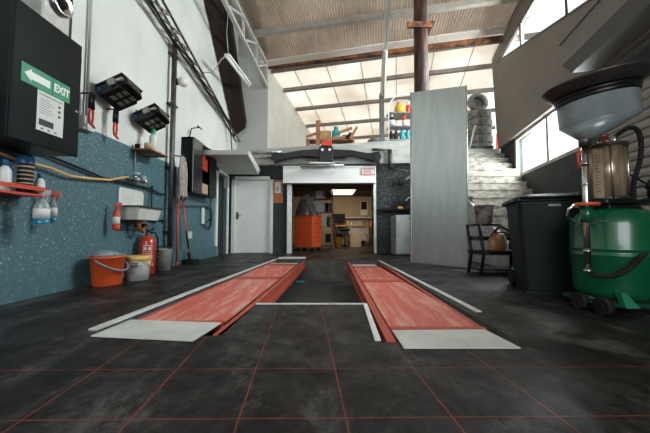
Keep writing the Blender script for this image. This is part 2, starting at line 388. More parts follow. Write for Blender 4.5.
# upper hall, turned about 13 degrees
def rf(d, a): return A + U*a + W*d + V((0,0,5.76-.12*d))
m = MB(); m.box(-2.72, A.x, 9.0, 9.2, 2.95, 7.0); struct(m.build('wall_upper_front', greyw))
m = MB(); p = [A, A+W*9, A+W*9-U*.2, A-U*.2]
m.hexa([q+V((0,0,2.95)) for q in p]+[A+V((0,0,5.9)), A+W*9+V((0,0,4.8)), A+W*9-U*.2+V((0,0,4.8)), A-U*.2+V((0,0,5.9))]); struct(m.build('wall_upper_left', creamw))
m = MB(); a = A+W*8; p = [a-U, a+U*6.6, a+U*6.6+W*.2, a-U+W*.2]
m.hexa([q+V((0,0,2.95)) for q in p]+[q+V((0,0,5.2)) for q in p]); struct(m.build('wall_upper_back', creamw))
# back roof: flat translucent sheets
m = MB()
sheets = 7
for k in range(sheets):
    a0, a1 = -.3+k*1.05, -.3+(k+1)*1.05-.012
    ps = [rf(-.25,a0), rf(-.25,a1), rf(8.6,a1), rf(8.6,a0)]
    m.hexa(ps+[q+V((0,0,.03+.012*(k%2))) for q in ps])
struct(m.build('ceiling_back', roof_back, weld=False))
m = MB()
for k in range(1, 7):
    m.bar(rf(.0,-.3+k*1.05)-V((0,0,.006)), rf(8.6,-.3+k*1.05)-V((0,0,.006)), .018, .01)
struct(m.build('trim_13', purl, weld=False))
# front roof: corrugated, drawn between truss line and right wall
TD = V((-.1,-1,0)).normalized()
L0 = A+V((0,0,5.9)); L1 = A+TD*14+V((0,0,5.9+1.1)); R0 = RO+U*.4+V((0,0,5.78)); R1 = RO+U*.4-W*13+V((0,0,5.78+1.1))
nx = 600; m = MB(); vs = []
for j in range(2):
    for i in range(nx+1):
        t = i/nx; p = (L0.lerp(R0, t) if j == 0 else L1.lerp(R1, t))
        ph = (i % 6)/6.; z = .022*math.sin(2*PI*ph)
        if i % 72 < 2: z -= .02
        vs.append(p+V((0,0,z)))
m.add(vs, [(i, i+1, nx+2+i, nx+1+i) for i in range(nx)]); struct(m.build('ceiling_front', roof_front))
m = MB(); m.box(-3.0,-1.2,-5,9.2,7.0,7.1); struct(m.build('ceiling_left', greyw))
# right wall (upper taupe panel with a slanting sill, dark lower wall, lower windows)
def sill(b): return 5.33+(b-.57)*.337
def pz(b0, b1, o0, o1, z0a, z0b, z1a, z1b):
    p = [R(b0,o0,z0a), R(b1,o0,z0b), R(b1,o1,z0b), R(b0,o1,z0a)]; t = [R(b0,o0,z1a), R(b1,o0,z1b), R(b1,o1,z1b), R(b0,o1,z1a)]
    return p+t
m = MB(); m.hexa(pz(-4.0,.7,0,.1,2.86,2.92,sill(-4.0),sill(.7))); m.hexa([R(.7,0,2.92),R(.72,0,2.92),R(.72,.1,2.92),R(.7,.1,2.92),R(.7,0,5.4),R(1.0,0,5.4),R(1.0,.1,5.4),R(.7,.1,5.4)])
m.hexa(pz(-14,-4.0,0,.1,2.86,2.86,sill(-4.0),sill(-4.0))); m.hexa(pz(-14,1.0,0,.1,5.38,5.38,6.9,5.75)); m.hexa(pz(-14,-4.0,0,.1,sill(-4.0),sill(-4.0),5.4,5.4))
struct(m.build('wall_right', taupe, weld=False))
m = MB(); LO = .12
m.hexa(pz(-3.3,1.1,LO,LO+.15,0,0,1.94,1.94)); m.hexa(pz(-.2,1.1,LO,LO+.15,1.94,1.94,2.95,2.95)); m.hexa(pz(-3.3,-3.0,LO,LO+.15,1.94,1.94,2.95,2.95)); m.hexa(pz(-3.3,1.1,LO,LO+.15,2.86,2.88,2.98,2.98))
m.hexa(pz(-14,-6.2,LO,LO+.15,0,0,2.98,2.98)); m.hexa(pz(-6.2,-3.3,LO+.02,LO+.15,2.6,2.6,2.98,2.98))
struct(m.build('wall_right_lower', wdark, weld=False))
def framed(name, quad, o, bars, w=.05, top=None):
    "quad: b0,b1,z functions"
    b0, b1, zb, zt = quad; root = MB()
    root.bar(R(b0,o,zb(b0)), R(b1,o,zb(b1)), w); root.bar(R(b0,o,zt(b0)), R(b1,o,zt(b1)), w)
    root.bar(R(b0,o,zb(b0)), R(b0,o,zt(b0)), w)
    if zt(b1)-zb(b1) > .1: root.bar(R(b1,o,zb(b1)), R(b1,o,zt(b1)), w)
    for b in bars: root.bar(R(b,o,zb(b)), R(b,o,zt(b)), w)
    fr = struct(root.build(name, steeld if name == 'window_2' else purlw, weld=False)); WM[fr.name] = Matrix.Translation(fr.location)
    g = MB(); g.add([R(b0,o+.02,zb(b0)), R(b1,o+.02,zb(b1)), R(b1,o+.02,zt(b1)), R(b0,o+.02,zt(b0))], [(0,1,2,3)])
    g.build('window_pane', pane, fr, world=True)
framed('window_1', (-3.0,-.2,lambda b:1.96,lambda b:2.88), LO+.02, [-1.77], .06)
framed('window_2', (-4.0,.62,sill,lambda b:5.36), .03, [-.98,-2.8], .06)
# roller shutter door in the right wall
m = MB(); vs = []; nz = 22; sl = .115
for k in range(nz):
    z0 = k*sl; prof = [(0,z0),(-.018,z0+.02),(-.022,z0+.06),(-.012,z0+.1),(0,z0+sl)]
    for o_, z_ in prof: vs.append((o_, z_))
pts = vs; vv = []
for o_, z_ in pts: vv += [R(-6.2,LO+o_,z_), R(-3.3,LO+o_,z_)]
m.add(vv, [(2*i,2*i+1,2*i+3,2*i+2) for i in range(len(pts)-1)]); struct(m.build('door_3', shut))
# roller housing over it
m = MB(); prof = [(-.45,3.0),(-.33,2.88),(-.01,2.88),(-.01,3.33),(-.45,3.33)]
vv = [R(-7.2,o_,z_) for o_,z_ in prof]+[R(-3.52,o_,z_) for o_,z_ in prof]; k5 = 5
m.add(vv, [(0,1,2,3,4),(9,8,7,6,5)]+[(i,(i+1)%5,(i+1)%5+5,i+5) for i in range(5)])
m.hexa([R(-7.2,-.47,3.31),R(-3.5,-.47,3.31),R(-3.5,-.01,3.31),R(-7.2,-.01,3.31),R(-7.2,-.47,3.35),R(-3.5,-.47,3.35),R(-3.5,-.01,3.35),R(-7.2,-.01,3.35)])
tag(m.build('shutter_housing', mat('housing_grey', (.2,.19,.175), .55, 0, (.17,.16,.15), 3), weld=False), 'long grey sheet-metal roller housing above the shutter, high on the right wall', 'shutter housing')
# concrete stair up to the mezzanine
m = MB()
for k in range(0, 14):
    z1 = 2.95-.2*(k+1); y0 = 8.25-.26*(k+1); y1 = 8.25
    if z1 < .05: break
    xr = 4.67+.12+(y0-7.46)*.2397
    m.box(3.1, xr, y0, y0+.28, max(0,z1-.55), z1); m.box(3.1, xr, y0-.015, y0+.02, z1-.04, z1)
struct(m.build('trim_11', stairm, weld=False))
m = MB(); m.hexa([V((3.05,4.6,0)),V((3.12,4.6,0)),V((3.12,8.2,0)),V((3.05,8.2,0)),V((3.05,4.6,.2)),V((3.12,4.6,.2)),V((3.12,8.2,2.5)),V((3.05,8.2,2.5))]); struct(m.build('trim_12', conc))

# ================================================================ ROOF STEEL
def purlin(a_, b_, w, h, label, mt, name='roof_purlin'):
    m = MB(); m.bar(a_, b_, w, h); m.bar(a_+V((0,0,-h/2)), b_+V((0,0,-h/2)), w*1.6, .012)
    return tag(m.build(name, mt, weld=False), label, 'roof beam', 'roof purlins')
names = ['right behind the rusty beam', 'second behind the rusty beam', 'third behind the rusty beam', 'fourth behind the rusty beam', 'farthest from the rusty beam']
for i, d_ in enumerate([.1, 1.15, 2.44, 3.86, 5.4]):
    purlin(rf(d_,.06)-V((0,0,.08)), rf(d_,8)-V((0,0,.08)), .06, .12, 'dark steel purlin under the pale rear roof, '+names[i], purl)
def rfront(d_, t):
    lo = L0.lerp(L1, d_/14); hi = R0.lerp(R1, d_/13); return lo.lerp(hi, t)
purlin(rfront(1.35,.0)-V((0,0,.1)), rfront(1.25,.93)-V((0,0,.1)), .08, .14, 'pale steel roof purlin under the brown corrugated roof, near the roof truss', purlw)
purlin(rfront(2.9,.0)-V((0,0,.1)), rfront(2.9,.93)-V((0,0,.1)), .08, .14, 'pale steel purlin under the corrugated roof, nearest the viewer', purlw)
m = MB(); a_ = A+V((0,0,5.72)); b_ = RO-U*.03+V((0,0,5.6))
m.bar(a_+V((0,0,-.01)), b_+V((0,0,-.01)), .11, .02); m.bar(a_+V((0,0,.06)), b_+V((0,0,.06)), .03, .14)
mb_ = tag(m.build('main_roof_beam', rustm, weld=False), 'long dark roof beam with an orange rusty lower flange where the two roofs meet', 'roof beam')
# white truss at upper left
t = thing('roof_truss', 'white painted steel roof truss descending at upper left beside the brown beam', 'truss', A+V((0,0,4.9)))
tp = [A+TD*d_+V((0,0,5.74+.03*d_)) for d_ in (0.05,8)]; bt = [A+TD*d_+V((0,0,5.07+.1*d_)) for d_ in (0.05,8)]
m = MB(); m.bar(tp[0], tp[1], .08); m.build('top_chord', trussm, t, world=True)
m = MB(); m.bar(bt[0], bt[1], .08); m.build('bottom_chord', trussm, t, world=True)
m = MB(); pts = [bt[0].lerp(bt[1], 0)]; k = 0
for i in range(8):
    f0, f1 = i/8, (i+1)/8; m.bar(bt[0].lerp(bt[1],f0), tp[0].lerp(tp[1],f0+.01), .05); m.bar(tp[0].lerp(tp[1],f0+.01), bt[0].lerp(bt[1],f1), .05)
m.build('web_braces', trussm, t, world=True)
# sloping brown beam on the left wall
m = MB(); e0 = onX(-2.70,204,0); e1 = onX(-2.70,234,137); g0 = onX(-2.36,229,0); g1 = onX(-2.36,245.5,128)
ext = (e0-e1).normalized()*1.2; e0 = e0+ext; g0 = g0+ext
up = V((0,.12,.25)); m.hexa([e0,g0,g1,e1,e0+up,g0+up,g1+up,e1+up])
tag(m.build('brown_beam', brownbeam), 'broad dark brown box beam slanting down the white left wall beside the truss', 'beam')
# pale post standing on the mezzanine, with fluorescent fitting
t = thing('mezzanine_post', 'steel post on the mezzanine edge carrying a pale brace up to the roof', 'post', (1.6,8.17,3.04))
m = MB(); m.box(-.06,.06,-.06,.06,.06,1.45); m.build('lower_column', steeld, t)
m = MB(); m.bar((.02,-.0,1.4),(-.2,-2.0,2.95),.1,.04,up=(1,0,0)); m.bar((-.03,-.0,1.4),(-.25,-2.0,2.95),.02,.14); m.bar((.07,-.0,1.4),(-.15,-2.0,2.95),.02,.14); m.build('raking_brace', polew, t, weld=False)
t = thing('fluorescent_light', 'narrow white fluorescent fitting fixed under the pale brace of the mezzanine post', 'light', (1.59,7.95,4.35), 0)
m = MB(); m.bar((.03,.05,.05),(-.08,-.85,.75),.1,.06); m.build('housing', white, t); m = MB(); m.tube([(.03,.02,.0),(-.08,-.88,.7)], .025); m.build('tube', globe, t)
# left fluorescent
p0 = onY(6.25,227,57); p1 = onY(7.9,249,86)
t = thing('fluorescent_light', 'white fluorescent tube light hanging between the brown beam and the truss', 'light', p0)
m = MB(); m.bar(p0+V((0,0,.05)), p1+V((0,0,.05)), .12, .05); m.build('housing', white, t, world=True)
m = MB(); m.tube([p0, p1], .03); m.build('tube', tube, t, world=True)
m = MB(); m.tube([p0+V((0,.1,.07)), p0+V((-.05,.1,.6)), p0+V((0,.1,1.6))], .008); m.tube([p0+V((0,0,.05)), p0+V((-.12,-.05,-.1)), p0+V((-.3,0,-.35)), V((WX+.02,p0.y,p0.z-.35))], .012); m.tube([p1+V((0,-.1,.07)), p1+V((0,-.1,1.5))], .008); m.build('cable', lgrey, t, world=True)
# weathered round post in front of the mezzanine
t = thing('round_post', 'weathered dark brown round post running from floor to roof behind the steel sheet', 'post', (2.06,6.15,0))
m = MB(); m.lathe([(.17,0),(.165,2),(.15,4),(.135,5.95)], n=20); m.build('shaft', logm, t)
m = MB(); m.box(-.32,.2,-.16,-.1,4.9,5.02); m.box(.17,.24,-.16,.2,4.98,5.04); m.build('bracket', rustm, t)

# ================================================================ LIFTS
def quadprism(m, pts, z0, z1): 
    m.hexa([V((p.x,p.y,z0)) for p in pts]+[V((p.x,p.y,z1)) for p in pts])
def Yof(py): return fl(325,py).y
def lift(label, ln, ys, side):
    # ln: list of (near point, far point): outer edge, panel outer, panel inner, rail outer, rail inner
    def P(i, Y): a, b = ln[i]; return lineat(a, b, Y)
    base = P(2, ys['near']); t = thing('lift_platform', label, 'vehicle lift', (base.x, base.y, -.15))
    z = 0.0
    m = MB(); Y0, Y1 = ys['near'], ys['far']; Yn = ys['rail']
    quadprism(m, [P(3,Yn),P(4,Yn),P(4,Y1),P(3,Y1)], -.03, .0)
    # side face of the inner beam
    q = [P(4,Yn),P(4,Y1)]; off = V((side*.03,0,0))
    quadprism(m, [q[0]-off,q[0],q[1],q[1]-off], -.09, -.03)
    quadprism(m, [q[0]-off,q[0]+off*.4,q[1]+off*.4,q[1]-off], -.15, -.09)
    m.build('inner_beam', redfr, t, world=True, weld=False)
    m = MB(); w = V((-side*.03,0,0)); quadprism(m, [P(0,Y0)-w*.2,P(0,Y0)-w*1.2,P(0,Y1)-w*1.2,P(0,Y1)-w*.2], -.1, -.004); m.build('outer_beam', redfr, t, world=True)
    for (ya, yb) in ((ys['near'],ys['near']+.05),(ys['big_far']+.01,ys['small_near']-.01),(ys['small_far']+.02,ys['small_far']+.22)):
        m = MB(); quadprism(m, [P(1,ya),P(2,ya),P(2,yb),P(1,yb)], -.06, -.002); m.build('cross_bar', redfr, t, world=True)
    m = MB(); quadprism(m, [P(1,Y0+.07),P(2,Y0+.07),P(2,ys['big_far']),P(1,ys['big_far'])], -.03, -.006); m.build('deck_panel', redlift, t, .004, world=True)
    m = MB(); ya, yb = ys['small_near'], ys['small_far']; quadprism(m, [P(1,ya),P(2,ya),P(2,yb),P(1,yb)], -.03, -.006)
    for k in range(9):
        f = (k+1)/10; a, b = P(1,ya+.15).lerp(P(2,ya+.15), f), P(1,yb-.1).lerp(P(2,yb-.1), f); m.bar(a+V((0,0,-.003)), b+V((0,0,-.003)), .02, .012)
    m.build('deck_panel', redlift, t, world=True, weld=False)
    m = MB(); quadprism(m, [P(1,yb+.26),P(2,yb+.26),P(2,Y1-.35),P(1,Y1-.35)], -.03, -.008); m.build('end_panel', ramp, t, world=True)['label'] = 'bare grey end panel'
    return t
lnL = [(fl(104,332),fl(275,260.5)), (fl(133,320),fl(264.6,264.7)), (fl(221,322.5),fl(295,265)), (fl(214,334),fl(297,266)), (fl(223,334),fl(305.5,260))]
lnR = [(fl(510,343),fl(384,264)), (fl(486,328),fl(379,266.6)), (fl(391,328.6),fl(355,269)), (fl(396,341),fl(352,266)), (fl(387,341.5),fl(347.7,262))]
lift('red lift platform set in the floor on the left side of the dark pit', lnL, dict(near=Yof(322.5),rail=Yof(335),big_far=Yof(278.5),small_near=Yof(276),small_far=Yof(265),far=Yof(260.8)), 1)
lift('red lift platform set in the floor on the right side of the dark pit', lnR, dict(near=Yof(328.5),rail=Yof(341.5),big_far=Yof(281.5),small_near=Yof(279),small_far=Yof(267.5),far=Yof(262)), -1)
def plate(name, px, label, z=.003, h=.008):
    m = MB(); p = [fl(*q) for q in px]; m.hexa([V((q.x,q.y,z)) for q in p]+[V((q.x,q.y,z+h)) for q in p])
    return tag(m.build(name, ramp, bevel=.002), label, 'ramp plate')
plate('ramp_plate', [(90.5,337.5),(193,342.5),(221,324.3),(131,321)], 'worn pale metal ramp plate on the floor at the near end of the left lift')
plate('ramp_plate', [(404,349.7),(521,349.7),(485,331),(392,331.6)], 'pale metal ramp plate on the floor at the near end of the right lift')
plate('ramp_plate', [(277.5,259.2),(305.5,259.2),(305.5,257.2),(279,257.2)], 'small pale plate on the floor at the far end of the left lift')
# rag scrap in pit
m = MB(); c = fl(300,283,-D); 
for k in range(3): m.sphere(c+V((.05*k-.05,.03*(k%2),.02)), .04, 8, 1.3, 1, .5)
tag(m.build('crumpled_rag', teal), 'small pale crumpled rag lying on the dark pit floor', 'rag')

# ================================================================ LEFT WALL THINGS
# -- black control cabinet with exit sign
t = thing('control_cabinet', 'large black wall cabinet carrying the green exit sign, at upper left', 'cabinet', (-2.51,2.37,1.31))
X1 = -2.3; CY0, CY1, CZ0, CZ1 = 2.12, 2.71, 1.31, 2.36
m = MB(); m.box(WX+.002,X1-.03,CY0,CY1,CZ0,CZ1); m.build('body', cabm, t, .006, world=True)
m = MB(); m.box(X1-.028,X1,CY0-.005,CY1+.005,CZ0-.005,CZ1+.005); dr_ = m.build('door', cabm, t, .006, world=True)
m = MB(); m.sphere((X1+.004,CY1-.04,1.72), .012, 8); m.build('latch', chrome, dr_, world=True)
m = MB(); m.tube([(X1-.02,CY1+.01,2.2),(X1-.02,CY1+.01,2.26)], .012); m.build('hinge', black, dr_, world=True)
t = thing('exit_sign', 'green exit sign with a white arrow on the black cabinet door', 'sign', onX(X1,46,83))
a0, a1, a2, a3 = onX(X1+.004,22,59), onX(X1+.004,70,89), onX(X1+.004,70,104.5), onX(X1+.004,22,80)
sy0, sy1 = a0.y, a1.y; szb, szt = (a2.z+a3.z)/2, (a0.z+a1.z)/2
m = MB(); m.box(X1+.001,X1+.005,sy0,sy1,szb,szt); m.build('sign_board', signg, t, world=True)
zc = (szb+szt)/2; hh = (szt-szb); ym = sy0+(sy1-sy0)*.62
m = MB()
arr = [(sy0+.02,zc),(sy0+.075,zc+hh*.32),(sy0+.075,zc+hh*.2),(ym-.03,zc+hh*.2),(ym-.03,zc-hh*.2),(sy0+.075,zc-hh*.2),(sy0+.075,zc-hh*.32)]
m.add([(X1+.0075,y,z) for y,z in arr]+[(X1+.005,y,z) for y,z in arr], [tuple(range(7)),tuple(reversed(range(7,14)))]+[(i,(i+1)%7,(i+1)%7+7,i+7) for i in range(7)])
m.build('arrow', signw, t, world=True)
m = MB(); m.box(X1+.005,X1+.006,ym-.006,ym-.003,szb+.006,szt-.006); m.build('divider', black, t, world=True)
MT = Matrix.Translation((X1+.006,(ym+sy1)/2,zc)) @ Matrix.Rotation(PI/2,4,'Z') @ Matrix.Rotation(PI/2,4,'X')
text_mesh('EXIT', hh*.62, MT @ Matrix.Diagonal((.8,1,1,1)), signw, 'lettering', t, True, .001)
# paper notice
t = thing('paper_notice', 'white printed notice stuck under the exit sign on the black cabinet', 'notice', onX(X1,50,138))
ny0, ny1 = onX(X1,37,100).y, onX(X1,63.5,110).y; nz0, nz1 = onX(X1,50,134).z, onX(X1,50,95).z
m = MB(); m.box(X1+.001,X1+.003,ny0,ny1,nz0,nz1); m.build('sheet', paper, t, world=True)
m = MB(); w_ = ny1-ny0; h_ = nz1-nz0
for k in range(14): m.box(X1+.003,X1+.0035,ny0+w_*(.06+.064*k),ny0+w_*(.1+.064*k),nz1-h_*.1,nz1-h_*.07)
for k in range(7): m.box(X1+.003,X1+.0035,ny0+w_*.1,ny0+w_*(.45+.08*(k%3)),nz1-h_*(.18+.06*k),nz1-h_*(.19+.06*k))
for k in range(3): m.lathe([(.012,0),(.012,.001)], (X1+.003,ny1-w_*.18,nz1-h_*(.22+.13*k)), 10, Matrix.Rotation(PI/2,4,'Y'))
m.box(X1+.003,X1+.0035,ny0+w_*.08,ny0+w_*.62,nz0+h_*.14,nz0+h_*.3)
for k in range(3): m.box(X1+.003,X1+.0035,ny0+w_*(.15+.25*k),ny0+w_*(.25+.25*k),nz0+h_*.05,nz0+h_*.08)
m.build('print', inkb, t, world=True, weld=False)
# siren box on top
sa, sb = onX(-2.34,43,5).y, onX(-2.34,70,28).y; sc_ = (sa+sb)/2+.02
t = thing('alarm_siren', 'grey box with a round horn standing on top of the black cabinet', 'siren', (-2.45,sc_,CZ1+.006))
m = MB(); m.box(-2.58,-2.34,sa,sb,CZ1+.006,2.85); m.build('casing', steel, t, .012, world=True)
m = MB(); m.box(-2.6,-2.35,sb+.001,sb+.03,CZ1+.006,2.9); m.build('back_plate', black, t, world=True)
m = MB(); m.lathe([(.0,.0),(.1,0),(.105,.03),(.085,.045),(.06,.01),(.02,.0)], (-2.34,sc_,2.62), 24, Matrix.Rotation(PI/2,4,'Y')); m.build('horn', chrome, t, world=True)
m = MB(); m.sphere((-2.325,sc_,2.62), .045, 12); m.build('horn_core', bmatt, t, world=True)
# conduit with junction box
t = thing('wall_conduit', 'thin white conduit on the left wall ending in a small junction box', 'conduit', onX(-2.7,86,130))
pj = onX(-2.69,86,124)
m = MB(); m.tube([(pj.x,pj.y,pj.z+.04),(pj.x,pj.y,4.8)], .014); m.build('pipe', lgrey, t, world=True)
m = MB(); m.rbox(WX+.001,WX+.07,pj.y-.08,pj.y+.08,pj.z-.075,pj.z+.075,.01); m.build('junction_box', plast, t, world=True)

# -- two black clamp cages on the wall with grips hanging under
def clamp_cage(px, py, label, s=1.0):
    c = onX(-2.5, px, py); t = thing('wheel_clamp', label, 'clamp', (c.x,c.y,c.z-.15), 0, 'wheel clamps on the wall')
    Mx = Matrix.Translation((.0,0,.15)) @ Matrix.Rotation(math.radians(-24),4,'Y') @ Matrix.Rotation(math.radians(-14),4,'X')
    w, dp, h = .17*s, .15*s, .085*s
    m = MB(); m.rbox(-w,w*.55,-dp,dp,-h,h*.7,.03,Mx); m.rbox(w*.3,w,-dp*.9,dp,-h*.6,h,.04,Mx)
    m.tube([Mx @ V((-w,-dp,h*.75)), Mx @ V((w*.9,-dp,h*.95)), Mx @ V((w,dp,h*.9)), Mx @ V((-w,dp,h*.75))], .018*s, 8)
    m.build('body', black, t, weld=False)
    for y in (-.09,-.02,.05):
        m = MB(); m.box(w*.998,w*1.03,y*s,(y+.035)*s,-h*.4,h*.7,Mx); m.build('slot_plate', chrome, t)
    for k in range(6):
        x = -w*.55+.075*s*(k//2); y = -.05*s if k % 2 else .06*s
        m = MB(); m.box(x,x+.05*s,y-.035*s,y+.035*s,-h*1.04,-h*.97,Mx); m.build('slot_plate', steel, t)
    m = MB(); m.tube([Mx @ V((-w*.2,-dp*1.06,h*.3)), Mx @ V((w*.9,-dp*1.06,h*.0))], .02*s, 8); m.build('lever', steel, t)
    m = MB(); m.lathe([(.05*s,0),(.055*s,.015),(.04*s,.03),(.015*s,.03)], Mx @ V((w*.1,-dp*1.0,h*.2)), 16, Mx.to_3x3().to_4x4() @ Matrix.Rotation(PI/2,4,'X')); m.build('knob', steel, t)
    m = MB(); m.box(-w*1.05,-w*.8,-dp*1.02,dp*.6,-h*.4,h*1.05,Mx); m.build('blue_bracket', blue, t)
    m = MB(); m.bar((-.2,0,.17),(-.12,0,.15),.06,.04); m.box(-.218,-.2,-.06,.06,.08,.26); m.build('wall_mount', steeld, t)
    return t
clamp_cage(121, 93, 'black slotted clamp with a roller on the white wall, nearer the exit sign', 1.02)
clamp_cage(153, 119, 'black slotted clamp with a roller on the white wall, beside the vertical pipe', 1.0)
def gun(px, pt, pb, label, X=-2.6):
    a = onX(X,px,pt); b = onX(X,px,pb); hh = a.z-b.z; t = thing('hand_grip_tool', label, 'tool', (a.x,a.y,b.z), 0, 'hanging hand tools')
    for sy in (-.022,.022):
        m = MB(); m.tube([(0,sy,hh*.55),(0,sy,hh)], .018, 10); m.build('grip', black, t)
        m = MB(); m.tube([(0,sy,hh*.56),(0,sy*1.2,hh*.3),(0,sy*.8,hh*.12),(0.02,sy*.4+.03,0)], [.012,.013,.012,.009], 8); m.build('handle', redp, t)
    m = MB(); m.tube([(WX-X+.005,0,hh*1.03),(0,0,hh*1.03)], .01); m.tube([(0,-.03,hh*1.01),(0,.03,hh*1.01)], .008); m.build('hook', black, t)
gun(92,94,128,'pair of black and red handled tools hanging left of the nearer clamp')
gun(116,110,139,'pair of black and red handled tools hanging beneath the nearer clamp')
# -- vertical black pipe, cable ladder, lamp
p = onX(-2.64,168,262)
t = thing('wall_pipe', 'thick dark vertical pipe running up the left wall behind the sink', 'pipe', (p.x,p.y,0))
yy = 5.0; m = MB(); m.tube([(-2.63,yy,0.001),(-2.63,yy,3.95)], .036, 14); m.build('pipe', steeld, t, world=True)
m = MB(); m.tube([(-2.665,yy+.13,0.001),(-2.665,yy+.13,3.9)], .02, 10); m.build('side_pipe', steeld, t, world=True)
for z in (.6,1.7,2.8,3.7): m = MB(); m.box(WX+.001,-2.62,yy-.05,yy+.16,z,z+.03); m.build('clip', steeld, t, world=True)
a0, a1, b0, b1 = onX(-2.6,158,-8), onX(-2.6,240,142), onX(-2.6,140,-8), onX(-2.6,229,124)
t = thing('cable_ladder', 'grey lattice cable ladder running along the top of the left wall', 'cable tray', a1)
m = MB(); m.bar(a0,a1,.03,.035); m.bar(b0,b1,.03,.035); m.bar(a0+V((-.1,0,0)),a1+V((-.1,0,0)),.02,.02); m.build('side_rail', steeld, t, world=True, weld=False)
m = MB()
for k in range(13):
    f = k/12; u = a0.lerp(a1,f); v_ = b0.lerp(b1,f); m.bar(u,v_,.03,.03)
    if k < 12: m.bar(v_, a0.lerp(a1,(k+1)/12), .018,.018)
m.build('rung', purl, t, world=True, weld=False)
m = MB(); 
for j in range(3):
    m.tube([b0.lerp(b1,k/10)+V((.02,0,.04*j+.05*math.sin(k*1.7+j))) for k in range(11)]+[V((-2.62,8.2,2.9)),V((-2.62,8.25,2.6))], .013, 8)
m.build('cables', bmatt, t, world=True)
c = onX(-2.56,183,82); t = thing('globe_lamp', 'small round white globe lamp on the left wall under the cable ladder', 'lamp', c)
m = MB(); m.sphere(c, .09); m.build('globe', globe, t, world=True)
m = MB(); m.lathe([(.055,0),(.055,.1),(.07,.12)], V((WX+.001,c.y,c.z)), 16, Matrix.Rotation(PI/2,4,'Y')); m.build('base', dark, t, world=True)

# -- small shelf with bottle and tape
zs = onX(-2.55,145,149).z; t = thing('corner_shelf', 'small brown wall shelf at the top of the blue paint carrying a green-capped bottle', 'shelf', (-2.6,4.3,zs))
m = MB(); m.box(WX+.002,-2.44,4.08,4.55,zs-.02,zs); m.build('board', wood, t, .003, world=True)
m = MB(); m.tube([(WX+.02,4.15,zs-.02),(WX+.02,4.15,zs-.3)], [.014,.006], 8); m.bar((WX+.01,4.3,zs-.03),(-2.5,4.3,zs-.03),.02,.015); m.build('bracket', lgrey, t, world=True)
def bottle(x, y, z, r, h, body, cap, label, name='bottle', group=None, capf=.2, band=None):
    t = thing(name, label, 'bottle', (x,y,z), 0, group)
    m = MB(); m.lathe([(r*.92,0),(r,.01),(r,h*.6),(r*.85,h*.7),(r*.42,h*.8),(r*.42,h*(1-capf*.5))], n=16); m.build('body', body, t)
    m = MB(); m.lathe([(r*.5,h*(1-capf)),(r*.5,h),(r*.35,h*1.01)], n=14); m.build('cap', cap, t)
    if band: m = MB(); m.lathe([(r*1.02,h*.12),(r*1.02,h*.52)], n=16); m.build('bottle_label', band, t)
    return t
bottle(-2.52,4.27,zs+.001,.055,.33,plast,green,'white bottle with a green top standing on the small brown shelf',capf=.45)
m = MB(); m.lathe([(.035,0),(.06,0),(.06,.085),(.035,.085),(.035,0)], V((-2.51,4.15,zs+.001)), 20); tag(m.build('tape_roll', cardb), 'yellow roll of tape on the small brown shelf beside the bottle', 'tape roll')
m = MB(); m.lathe([(.03,0),(.035,.05),(.03,.07)], V((-2.66,4.13,zs+.001)), 14); tag(m.build('dark_cup', rubber), 'small dark cup at the left end of the small brown shelf', 'cup')
m = MB(); m.hexa([V(q) for q in ((-2.6,4.4,zs+.001),(-2.48,4.38,zs+.001),(-2.47,4.5,zs+.001),(-2.6,4.52,zs+.001),(-2.59,4.41,zs+.03),(-2.49,4.4,zs+.04),(-2.49,4.49,zs+.03),(-2.59,4.51,zs+.035))]); tag(m.build('folded_cloth', cardb, bevel=.005), 'small tan folded cloth at the right end of the brown shelf', 'cloth')

# -- yellow hose, black pipe run, tap
hp = [onX(-2.66,*q) for q in ((-25,143),(0,153),(12,158),(25,161.5),(50,168),(70,176),(90,178.5),(110,180),(120,178),(128,177))]
m = MB(); P = []
for i in range(len(hp)-1):
    for k in range(4): P.append(hp[i].lerp(hp[i+1], k/4))
m.tube(P+[hp[-1]], .014, 10); tag(m.build('air_hose', hosey), 'yellow hose strung along the blue wall towards the sink tap', 'hose')
pr = [onX(-2.68,*q) for q in ((-20,133),(40,152),(104,178),(125,183),(148,188),(163,195))]
t = thing('water_pipe', 'thin black water pipe run along the blue wall above the sink', 'pipe', pr[2])
m = MB(); m.tube(pr[:1]+pr[1:], .014, 8); m.build('pipe', black, t, world=True)
q0 = onX(-2.68,152,188); m = MB(); m.tube([q0,(q0.x,q0.y,.95)], .012); m.tube([q0,(q0.x,q0.y,q0.z+.03)],.02); m.build('drop_pipe', black, t, world=True)
c = onX(-2.62,138,180); t = thing('wall_tap', 'chrome mixer tap on the blue wall above the sink', 'tap', c-V((0,0,.05)))
m = MB(); m.tube([c+V((-.08,0,0)),c+V((.06,0,.01))], .022); m.tube([c+V((0,-.12,.03)),c+V((0,.14,-.01))], .024); m.tube([c+V((.05,0,.01)),c+V((.09,.03,.0)),c+V((.1,.05,-.07))], .014); m.build('spout', chrome, t, world=True)
ptm = mat('pale_teal_metal',(.3,.45,.45),.3,.3)
m = MB(); m.sphere(c+V((.02,-.07,.07)), .045, 12, 1.2, 1.2, .7); m.tube([c+V((.02,-.07,.02)),c+V((.02,-.07,.07))],.012); m.build('tap_handle', ptm, t, world=True)
m = MB(); m.sphere(c+V((.0,.12,.05)), .04, 12); m.tube([c+V((0,.12,0)),c+V((0,.12,.05))],.012); m.build('tap_handle', ptm, t, world=True)
